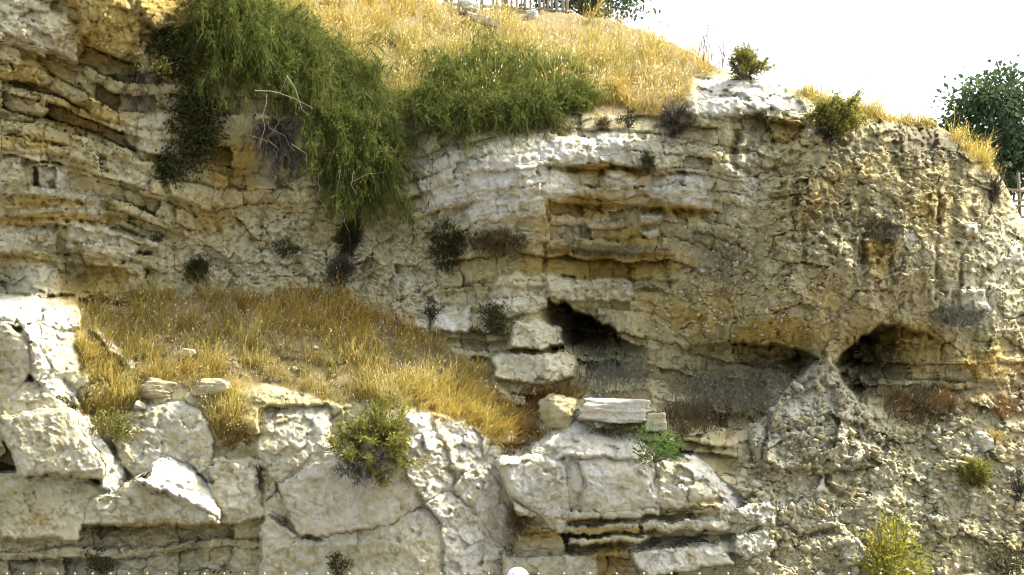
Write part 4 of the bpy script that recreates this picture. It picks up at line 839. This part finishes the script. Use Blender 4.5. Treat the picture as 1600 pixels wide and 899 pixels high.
# bare pale twigs standing out of the broom
tw = thing('bare_branch', 'bare bleached branch sticking out of the green broom', 'branch', tuple(surf(480, 175)))
B = surf(480, 175)
def twigp(L, r0, Y): return (np.array([at(x, y, Y + dy) for x, y, dy in L]) - B, np.linspace(r0, r0 * .35, len(L)))
TWIGS = [twigp([(398, 142, 0), (425, 143, 0), (437, 146, .05), (462, 155, .1), (490, 170, .3)], .018, -1.0), twigp([(437, 146, .05), (444, 131, 0), (448, 118, 0)], .010, -1.0), twigp([(448, 118, 0), (462, 140, 0), (472, 172, 0), (482, 180, 0)], .012, -1.0),
                twigp([(417, 146, 0), (416, 162, 0), (410, 182, .0), (414, 200, 0), (407, 222, 0), (406, 250, .1)], .013, -1.0), twigp([(455, 225, .1), (478, 240, .1), (480, 262, .1)], .010, -.9), twigp([(532, 265, 0), (530, 280, 0), (525, 300, 0)], .011, -.6), twigp([(552, 268, 0), (549, 290, 0), (558, 305, 0)], .012, -.6), twigp([(549, 285, 0), (575, 272, 0), (600, 270, 0)], .009, -.6)]
rs = np.random.RandomState(12)
for i in range(14):
    x_ = 395 + 210 * rs.rand(); y_ = 150 + .55 * (x_ - 395) + 90 * rs.rand()
    L_ = [(x_, y_, 0)]
    for k in range(4): L_.append((L_[-1][0] + 3 + 10 * rs.randn(), L_[-1][1] + 8 + 9 * rs.rand(), 0))
    TWIGS.append(twigp(L_, .008, float(surf(x_, min(y_, 330))[1]) - .75))
for path in TWIGS:
    V, Q, T = tube([(path[0], path[1] * .5)], 5); mk('twig', V, quads=Q, tris=T, mat=M_PALEBARK, parent=tw)

# ------------------------------------------------------------------ single bushes
BS = [
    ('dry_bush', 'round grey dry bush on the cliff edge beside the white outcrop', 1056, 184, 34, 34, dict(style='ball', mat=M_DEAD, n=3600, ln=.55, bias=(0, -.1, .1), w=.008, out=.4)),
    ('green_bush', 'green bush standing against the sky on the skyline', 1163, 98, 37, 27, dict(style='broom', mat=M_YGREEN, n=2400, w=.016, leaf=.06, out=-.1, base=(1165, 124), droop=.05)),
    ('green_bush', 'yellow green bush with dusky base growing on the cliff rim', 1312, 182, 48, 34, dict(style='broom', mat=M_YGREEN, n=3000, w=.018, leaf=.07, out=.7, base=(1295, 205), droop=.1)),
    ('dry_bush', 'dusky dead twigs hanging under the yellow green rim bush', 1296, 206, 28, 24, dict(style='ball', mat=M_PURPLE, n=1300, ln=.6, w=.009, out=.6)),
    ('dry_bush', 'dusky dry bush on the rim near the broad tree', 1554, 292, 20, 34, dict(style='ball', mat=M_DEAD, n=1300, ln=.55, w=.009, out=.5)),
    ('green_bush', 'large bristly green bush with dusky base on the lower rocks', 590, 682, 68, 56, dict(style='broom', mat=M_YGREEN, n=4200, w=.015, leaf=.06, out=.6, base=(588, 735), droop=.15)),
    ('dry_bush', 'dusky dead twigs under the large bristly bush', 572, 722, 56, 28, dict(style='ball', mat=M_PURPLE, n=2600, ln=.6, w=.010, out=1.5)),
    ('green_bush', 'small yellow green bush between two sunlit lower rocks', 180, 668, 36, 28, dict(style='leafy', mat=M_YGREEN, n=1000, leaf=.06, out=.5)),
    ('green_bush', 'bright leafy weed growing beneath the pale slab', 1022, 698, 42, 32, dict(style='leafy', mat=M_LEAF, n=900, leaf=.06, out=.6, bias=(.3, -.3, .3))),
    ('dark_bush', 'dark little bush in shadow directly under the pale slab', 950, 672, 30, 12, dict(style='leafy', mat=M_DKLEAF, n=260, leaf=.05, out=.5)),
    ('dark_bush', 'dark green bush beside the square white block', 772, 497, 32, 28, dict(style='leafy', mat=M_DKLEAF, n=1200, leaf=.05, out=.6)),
    ('dark_bush', 'small dark bush above the square white block', 677, 482, 15, 20, dict(style='leafy', mat=M_DKLEAF, n=420, leaf=.05, out=.6)),
    ('brown_bush', 'brown twiggy bush in the hollow of the white bedding', 700, 385, 28, 40, dict(style='scrub', mat=M_DKLEAF, n=1500, ln=.3, leaf=.035, bias=(0, -.7, .2))),
    ('brown_bush', 'low brown bush under the long white block', 778, 382, 52, 20, dict(style='scrub', mat=M_BROWN, n=1700, ln=.3, leaf=.03, bias=(0, -.6, .3))),
    ('dark_bush', 'small dark green bush alone on the shaded wall', 447, 386, 20, 18, dict(style='leafy', mat=M_DKLEAF, n=520, leaf=.045, out=.5)),
    ('dark_bush', 'dark bush in a crack over the grassy ledge', 308, 420, 24, 22, dict(style='dome', mat=M_DKLEAF, n=650, ln=.6, leaf=.04, out=.4)),
    ('dark_bush', 'small dark tuft in the crack of the bedded face', 247, 370, 12, 12, dict(style='leafy', mat=M_DKLEAF, n=180, leaf=.045, out=.5)),
    ('dark_bush', 'dark bush growing at the foot of the gully', 545, 372, 22, 36, dict(style='dome', mat=M_DKLEAF, n=900, ln=.6, leaf=.04, out=.3)),
    ('brown_bush', 'brown twigs at the dark bottom of the gully', 535, 425, 26, 30, dict(style='dome', mat=M_PURPLE, n=700, ln=.7, leaf=.025, out=.2)),
    ('dark_bush', 'dark tuft in the gap of the white bedded blocks', 1012, 256, 14, 22, dict(style='dome', mat=M_DKLEAF, n=420, ln=.6, leaf=.04, out=.4)),
    ('brown_bush', 'brown tuft on top of the white bedded blocks', 942, 195, 18, 13, dict(style='dome', mat=M_BROWN, n=420, ln=.7, leaf=.03, out=.3)),
    ('dark_bush', 'small green and brown bush beside the round grey bush', 982, 188, 20, 16, dict(style='leafy', mat=M_DKLEAF, n=420, leaf=.045, out=.4)),
    ('dry_bush', 'faint dusky dry bush high on the bulging face', 1376, 362, 34, 22, dict(style='scrub', mat=M_DEAD, n=1100, ln=.26, leaf=.02, w=.008, bias=(0, -.7, .2))),
    ('dry_bush', 'flat dusky bush on the shelf above the narrow hollow', 1498, 496, 44, 15, dict(style='scrub', mat=M_GREYG, n=1300, ln=.3, leaf=.025, w=.009, bias=(0, -.6, .5))),
    ('green_bush', 'bristly yellow bush alone on the rubble slope', 1521, 738, 25, 30, dict(style='broom', mat=M_YGREEN, n=1900, w=.016, leaf=.05, out=.7, droop=.08)),
    ('flowering_plant', 'yellow green plant with red blossoms at the bottom edge', 1394, 872, 50, 72, dict(style='leafy', mat=M_YELLOWG, n=1500, leaf=.085, out=.5, bias=(0, -.2, .6), flowers=26, cat='plant')),
    ('green_bush', 'low green weed at the bottom corner of the rubble slope', 1575, 880, 40, 22, dict(style='leafy', mat=M_DKLEAF, n=600, leaf=.05, out=.3)),
    ('dark_bush', 'small dark bush on the lowest rock face at the bottom edge', 529, 884, 18, 20, dict(style='leafy', mat=M_DKLEAF, n=450, leaf=.045, out=.5)),
    ('dark_bush', 'dark bush in the long crack at the bottom corner', 156, 880, 30, 18, dict(style='leafy', mat=M_DKLEAF, n=600, leaf=.045, out=.4)),
    ('brown_bush', 'brown bush in the notch between the two big lower outcrops', 812, 812, 22, 30, dict(style='dome', mat=M_BROWN, n=900, ln=.6, leaf=.035, out=.4)),
    ('grey_bush', 'grey green scrub in the mouth of the large hollow', 955, 588, 66, 34, dict(style='scrub', mat=M_GREYG, n=650, ln=.46, leaf=.045, w=.013, bias=(0, -.5, .6))),
    ('grey_bush', 'dusky grey scrub on the slope under the large hollow', 1130, 620, 95, 38, dict(style='scrub', mat=M_GREYG, n=900, ln=.46, leaf=.045, w=.013, bias=(0, -.5, .6))),
    ('brown_bush', 'brown scrub on the earth behind the pale slab', 1085, 655, 66, 26, dict(style='scrub', mat=M_BROWN, n=1900, ln=.26, leaf=.03, bias=(0, -.5, .6))),
    ('brown_bush', 'reddish scrub on the slope beside the narrow hollow', 1450, 635, 66, 30, dict(style='scrub', mat=M_BROWN, n=2000, ln=.26, leaf=.03, bias=(0, -.5, .6))),
    ('orange_tuft', 'upright orange grass tuft against the foot of the cliff', 212, 485, 20, 28, dict(style='broom', mat=M_STRAW, n=520, w=.010, leaf=.03, out=.3, base=(212, 508), cat='tuft')),
    ('dark_bush', 'dark twigs beside the shaded boulder column', 405, 745, 10, 28, dict(style='dome', mat=M_PURPLE, n=260, ln=.7, leaf=.025, out=.3)),
    ('dry_bush', 'dark dry bush at the edge of the rubble slope', 1592, 760, 22, 30, dict(style='ball', mat=M_PURPLE, n=700, ln=.6, w=.009, out=.4)),
    ('orange_tuft', 'yellow grass tuft beside the loose white stone on the rubble', 1552, 682, 22, 16, dict(style='broom', mat=M_STRAW, n=300, w=.010, leaf=.02, out=.3, cat='tuft')),
]
for i, (nm, lb, cx, cy, rx, ry, kw) in enumerate(BS):
    bush(nm, lb, cx, cy, rx, ry, seed=100 + i, **kw)
# thin weeds against the sky
wd = thing('dry_weed', 'thin bare dry weed stalks against the sky', 'weed', tuple(surf(1105, 98)))
B = surf(1105, 98); rs = np.random.RandomState(77); paths = []
for i in range(13):
    b = surf(1072 + 60 * rs.rand(), 100); l = .35 + .45 * rs.rand(); d = unit(np.array([.5 * (rs.rand() - .4), .2 * (rs.rand() - .5), 1.0]))
    pts = np.array([b + d * l * t + np.array([.06 * math.sin(5 * t + i), 0, 0]) * t for t in np.linspace(0, 1, 5)]); paths.append((pts - B, np.linspace(.008, .004, 5)))
    for k in range(3):
        p0 = pts[2 + k % 3]; paths.append((np.array([p0, p0 + np.array([.10 * (rs.rand() - .5), 0, .10]), p0 + np.array([.16 * (rs.rand() - .5), 0, .16])]) - B, np.array([.005, .004, .008])))
for i in range(13):
    V, Q, T = tube(paths[i * 4:i * 4 + 4], 4); mk('stalk', V, quads=Q, tris=T, mat=M_BARK, parent=wd)

# ------------------------------------------------------------------ trees behind the rim
def tree(label, base, crown, rad, n_cl, n_lf, leaf, seed, limbs=9, trunk_r=.16):
    rs = np.random.RandomState(seed); B = np.array(base); C = np.array(crown); rad = np.array(rad)
    o = thing('broadleaf_tree', label, 'tree', tuple(B))
    paths = []; mid = C - np.array([0, 0, rad[2] * .75])
    tt = np.linspace(0, 1, 8)[:, None]; tr = B + (mid - B) * tt + np.sin(tt * 5 + seed) * np.array([.10, .05, 0])
    trunk = mk('trunk', *(lambda r: (r[0] - B,))(tube([(tr, np.linspace(trunk_r, trunk_r * .6, 8))], 9)), quads=tube([(tr, np.linspace(trunk_r, trunk_r * .6, 8))], 9)[1], tris=tube([(tr, np.linspace(trunk_r, trunk_r * .6, 8))], 9)[2], mat=M_BARK, parent=o)
    u = unit(rs.randn(n_cl, 3)); cl = C + u * rad * (.35 + .65 * rs.rand(n_cl) ** .5)[:, None] * (1 + .35 * (vnoise(u[:, 0] * 2.5 + seed, u[:, 2] * 2.5 + u[:, 1] * 2, 9) - .5))[:, None]
    for i in range(min(n_cl, limbs * 4)):
        s0 = tr[rs.randint(4, 8)]; e = cl[i]; m_ = (s0 + e) / 2 + rs.randn(3) * .15 + np.array([0, 0, .15])
        t2 = np.linspace(0, 1, 6)[:, None]; r0 = trunk_r * (.45 if i < limbs else .16)
        paths.append(((1 - t2) ** 2 * s0 + 2 * t2 * (1 - t2) * m_ + t2 ** 2 * e - B, np.linspace(r0, r0 * .25, 6)))
    V, Q, T = tube(paths, 5); mk('limb', V, quads=Q, tris=T, mat=M_BARK, parent=o)
    idx = rs.randint(0, n_cl, n_lf); sp = rad.mean() * .15
    P = cl[idx] + rs.randn(n_lf, 3) * sp
    d = unit(unit(P - cl[idx]) + np.array([0, 0, -.25]) + .5 * rs.randn(n_lf, 3))
    V, T, A = diamonds(P, leaf * (.6 + .8 * rs.rand(n_lf)), .6, d, rs.rand(n_cl)[idx] * .6 + .4 * rs.rand(n_lf), rs.rand(n_lf), rs)
    mk('crown', V - B, tris=T, mat=M_TREE, parent=o, attrs=A)
    return o
c = at(1556, 212, 7.0)
tree('broad green tree standing behind the cliff beside the wooden rails', (c[0] + .35, 7.0, 5.0), c, (1.42, 1.3, 1.42), 90, 8800, .15, 5)
c = at(918, -34, 10.0)
tree('dark leafy tree behind the picket fence on the hilltop', (c[0] + .2, 10.0, float(at(900, 40, 10.0)[2])), c, (1.75, 1.5, 1.55), 70, 5200, .13, 6, trunk_r=.2)

# ------------------------------------------------------------------ wooden fence on the hilltop
Yf = 7.2
fe = thing('picket_fence', 'weathered grey brown picket fence along the hilltop', 'fence', tuple(at(790, 18, Yf)))
FB = np.array(fe.location); rs = np.random.RandomState(9)
x0 = at(693, 18, Yf)[0]; x1 = at(892, 18, Yf)[0]; i = 0; x = x0
zg = lambda X: float(np.interp(X, [x0, x1], [at(693, 14, Yf)[2], at(892, 26, Yf)[2]]))
while x < x1:
    w_ = .035 + .05 * rs.rand(); zb = zg(x) - .35; h_ = 1.55 + .12 * rs.rand()
    box('picket', np.array([x, Yf - .012, zb]) - FB, np.array([x + w_, Yf + .012, zb + h_]) - FB, M_WOOD, fe, (R(rs.randn() * 1), R(rs.randn() * 2.0), 0))
    x += w_ + .035 + .07 * rs.rand() + (.12 if rs.rand() < .12 else 0)
for dz in (.15, .95):
    m_ = (x0 + x1) / 2; zz = zg(m_) + dz; sl = math.atan2(zg(x1) - zg(x0), x1 - x0)
    box('rail', np.array([x0 - .05, Yf + .02, zz - .035]) - FB, np.array([x1 + .05, Yf + .06, zz + .035]) - FB, M_WOOD, fe, (0, -sl, 0))
for px_ in (697, 790, 886):
    p = at(px_, 18, Yf); box('post', np.array([p[0] - .05, Yf + .065, p[2] - .5]) - FB, np.array([p[0] + .05, Yf + .165, p[2] + 1.5]) - FB, M_WOOD, fe)
# rails beside the broad tree
Yr = 4.6
fr = thing('rail_fence', 'open wooden rail fence beyond the rim below the broad tree', 'fence', tuple(at(1593, 345, Yr)))
FB = np.array(fr.location)
for px_ in (1594, 1680):
    p = at(px_, 345, Yr); box('post', np.array([p[0] - .03, Yr - .03, p[2] - 1.5]) - FB, np.array([p[0] + .03, Yr + .03, at(px_, 270, Yr)[2]]) - FB, M_BARK, fr)
for k, py_ in enumerate((301, 312, 324, 339, 354)):
    a = at(1562, py_, Yr); b = at(1700, py_ + 2, Yr)
    box('rail', np.array([a[0], Yr - .065, a[2] - .028]) - FB, np.array([b[0], Yr - .035, a[2] + .028]) - FB, M_WOOD, fr, (0, R([4, -3, 2, -2, 1][k]), 0))

# ------------------------------------------------------------------ loose stones
def srock(label, cx, cy, rx, ry, seed, out=.3, wht=.8, och=.0, boxy=0., rot=0., cat='rock', name='loose_rock', planes=16, dz=0, Yat=None):
    y = float(surf(cx, cy + ry * .8)[1]) if Yat is None else Yat
    k = FPX / (22 + y); d_ = (rx + ry) / 2 / k
    p = at(cx, cy, y - d_ * out)
    return rock(name, tuple(p), (1.2 * rx / k, d_ * 1.2, 1.2 * ry / k), seed, label, cat, wht=wht, och=och, boxy=boxy, rot=rot, planes=planes)
srock('flat pale limestone slab lying on the grassy shelf', 960, 642, 52, 17, 3, out=.5, wht=.9, boxy=.1, rot=R(3), name='limestone_slab', planes=14, cat='slab')
srock('small square chunk broken off the end of the pale slab', 1024, 660, 17, 14, 4, out=.5, wht=.5, boxy=.05, name='limestone_chunk')
srock('grey boulder half sunk in brown grass beside the slab', 872, 644, 22, 24, 5, out=-.2, wht=.1, och=.2, planes=34)
srock('round white boulder on the hilltop before the picket fence', 733, 13, 13, 11, 6, out=.2, wht=1, planes=26)
srock('small bright white rock on the hilltop right below the fence', 832, 23, 6, 6, 7, out=.2, wht=1)
srock('bright white loose stone on the rubble slope', 1537, 690, 11, 12, 8, out=.6, wht=1)
srock('small white stone on top of the fractured lower rock', 217, 634, 6, 5, 9, out=.6, wht=1)
srock('pale flat stone lying in the golden grass of the ledge', 293, 551, 9, 5, 10, out=.8, wht=1)
srock('upright pale stone at the edge of the scrub slope', 1182, 690, 12, 22, 11, out=-.1, wht=.5, planes=34)
srock('long pale rock lying on the hilltop under the white boulder', 755, 34, 26, 6, 14, out=.4, wht=.9, boxy=.05, rot=R(20), name='rock_sliver')
srock('pale rounded rock in the grass above the lower rocks', 245, 610, 24, 13, 15, out=-.45, wht=.5, och=.3, planes=30)
srock('pale flat rock at the front edge of the ledge', 330, 608, 22, 12, 16, out=-.45, wht=.5, och=.3, planes=30)
# gravel and shards nobody could count
def gravel(label, poly, n, smin, smax, rs, wht=.8, dens=None):
    p = pick(poly, n, rs, dens); C = surf(p[:, 0], p[:, 1]); s = smin + (smax - smin) * rs.rand(n) ** 2.5
    oc = np.array([[1, 0, 0], [-1, 0, 0], [0, 1, 0], [0, -1, 0], [0, 0, 1], [0, 0, -1]], float)
    V = oc[None] * (.55 + .6 * rs.rand(n, 6, 1)) * s[:, None, None] * (.6 + .8 * rs.rand(n, 1, 3)) + rs.randn(n, 6, 3) * s[:, None, None] * .18
    V[:, :, 2] *= .75; V += C[:, None] + np.array([0, -.25, .25]) * s[:, None, None]
    f = np.array([(0, 2, 4), (2, 1, 4), (1, 3, 4), (3, 0, 4), (2, 0, 5), (1, 2, 5), (3, 1, 5), (0, 3, 5)])
    T = (np.arange(n)[:, None, None] * 6 + f[None]).reshape(-1, 3)
    o = mk('gravel', V.reshape(-1, 3), tris=T, mat=ROCK, attrs={'white': np.repeat(wht * rs.rand(n), 6), 'ochre': np.repeat(.4 * rs.rand(n), 6)})
    return tag(o, label, kind='stuff')
rs = np.random.RandomState(55)
gravel('small pale stones scattered over the rubble slope', [(1170, 640), (1300, 600), (1400, 680), (1600, 600), (1620, 910), (1150, 910)], 2600, .015, .11, rs, .9)
gravel('small pale stones scattered in the ledge grass', LEDGE, 600, .012, .07, rs, .8)
gravel('small pale shards on the shaded wall under the gully', [(300, 380), (560, 380), (680, 340), (690, 540), (560, 480), (320, 450)], 900, .012, .07, rs, .8)
gravel('loose stones stuck on the bulging cliff face', [(1150, 250), (1480, 230), (1600, 380), (1600, 540), (1450, 500), (1280, 530), (1000, 520), (1060, 440)], 1800, .012, .085, rs, .8)
gravel('small stones on the earth below the large hollow', POCKET_A, 500, .012, .06, rs, .8)

# ------------------------------------------------------------------ railing of the viewing terrace, just at the bottom edge
rl = thing('railing', 'dark iron railing with little white ball tips along the bottom edge', 'railing', (0, -14, 0))
FB = np.array(rl.location)
pa = at(-40, 896.5, -12.0); pb = at(1640, 896.5, -15.3)
n = 46
import bmesh
bm = bmesh.new(); bmesh.ops.create_uvsphere(bm, u_segments=10, v_segments=6, radius=.0075); bme = bpy.data.meshes.new('ball_tip'); bm.to_mesh(bme); bm.free(); bme.materials.append(plain('dull_white_paint', (.5, .49, .46), .6, .1, 5))
bar_v, bar_q, bar_t = tube([(np.array([[0, 0, -1.0], [0, 0, -.02]]), np.array([.006, .006]))], 6)
first = mk('bar', bar_v, quads=bar_q, tris=bar_t, mat=M_IRON, parent=rl)
for k in range(n):
    t = k / (n - 1); p = pa + (pb - pa) * t - FB
    if k == 0: b_ = first
    else:
        b_ = first.copy(); COL.objects.link(b_); b_.parent = rl
    b_.location = p
    s_ = bpy.data.objects.new('ball_tip', bme); COL.objects.link(s_); s_.parent = b_
for dz in (-.12, -.95):
    V, Q, T = tube([(np.array([pa + [0, 0, dz], (pa + pb) / 2 + [0, 0, dz], pb + [0, 0, dz]]) - FB, np.array([.012, .012, .012]))], 6)
    mk('rail', V, quads=Q, tris=T, mat=M_IRON, parent=rl)
# parapet that carries it (below the frame)
pw = np.array([pa + [0, .15, -1.0], pa + [0, -.15, -1.0], pb + [0, -.15, -1.0], pb + [0, .15, -1.0]])
pw2 = pw.copy(); pw2[:, 2] = 0
par = mk('parapet_wall', np.concatenate([pw, pw2]), quads=[(0, 1, 2, 3), (0, 4, 5, 1), (1, 5, 6, 2), (2, 6, 7, 3), (3, 7, 4, 0)], mat=plain('parapet_stone', (.4, .37, .3), .9))
tag(par, 'low stone parapet wall carrying the iron railing', 'wall')
# white globe on the railing
gp = at(809, 905, -13.4)
gl = thing('globe_lamp', 'white globe lamp top rising over the bottom edge', 'lamp', tuple(gp - np.array([0, 0, 1.2])))
bm = bmesh.new(); bmesh.ops.create_uvsphere(bm, u_segments=32, v_segments=20, radius=.088)
gm = bpy.data.meshes.new('globe'); bm.to_mesh(gm); bm.free(); gm.materials.append(M_WHITE); gm.polygons.foreach_set('use_smooth', np.ones(len(gm.polygons), bool))
g_ = bpy.data.objects.new('globe', gm); COL.objects.link(g_); g_.parent = gl; g_.location = (0, 0, 1.2)
V, Q, T = tube([(np.array([[0, 0, 0], [0, 0, 1.08], [0, 0, 1.1], [0, 0, 1.13]]), np.array([.025, .025, .05, .05]))], 12); mk('post', V, quads=Q, tris=T, mat=M_IRON, parent=gl)

# a bird far off in the sky
bp_ = at(1577, 96, 45.0)
bw_ = np.array([(-.02, -.12, 0), (.02, -.12, 0), (0, -.16, .01), (-.03, 0, .02), (.03, 0, .02), (0, 0, -.03), (0, .14, 0), (-.22, .02, .07), (.22, .02, .05), (-.10, .05, .05), (.10, .05, .05), (-.12, -.04, .06), (.12, -.04, .06)])
bird = mk('bird', bw_, tris=[(2, 0, 1), (0, 3, 5), (1, 5, 4), (0, 5, 1), (0, 1, 4), (0, 4, 3), (3, 6, 5), (4, 5, 6), (3, 4, 6), (3, 11, 9), (11, 7, 9), (4, 10, 12), (12, 10, 8)], mat=M_IRON)
bird.location = bp_; tag(bird, 'tiny dark bird flying in the white sky', 'bird')

# ------------------------------------------------------------------ kinds that repeat belong together
GROUPS = {'broom_shrub': 'broom shrubs draped over the cliff edge', 'creeper': 'dark creepers hanging on the cliff', 'dark_bush': 'dark bushes in the cracks of the cliff', 'brown_bush': 'brown bushes on the cliff',
          'green_bush': 'yellow green bushes on the rocks', 'dry_bush': 'dry twiggy bushes on the cliff', 'grey_bush': 'grey scrub below the large hollow', 'leafy_shrub': 'pale sprigs under the boulders',
          'loose_rock': 'loose rocks on the slopes', 'rock_sliver': 'long thin rocks in the grass', 'broadleaf_tree': 'trees behind the cliff', 'orange_tuft': 'upright grass tufts'}
for o in COL.objects:
    if o.parent is None and o.get('category'):
        g = GROUPS.get(o.name.split('.')[0])
        if g: o['group'] = g
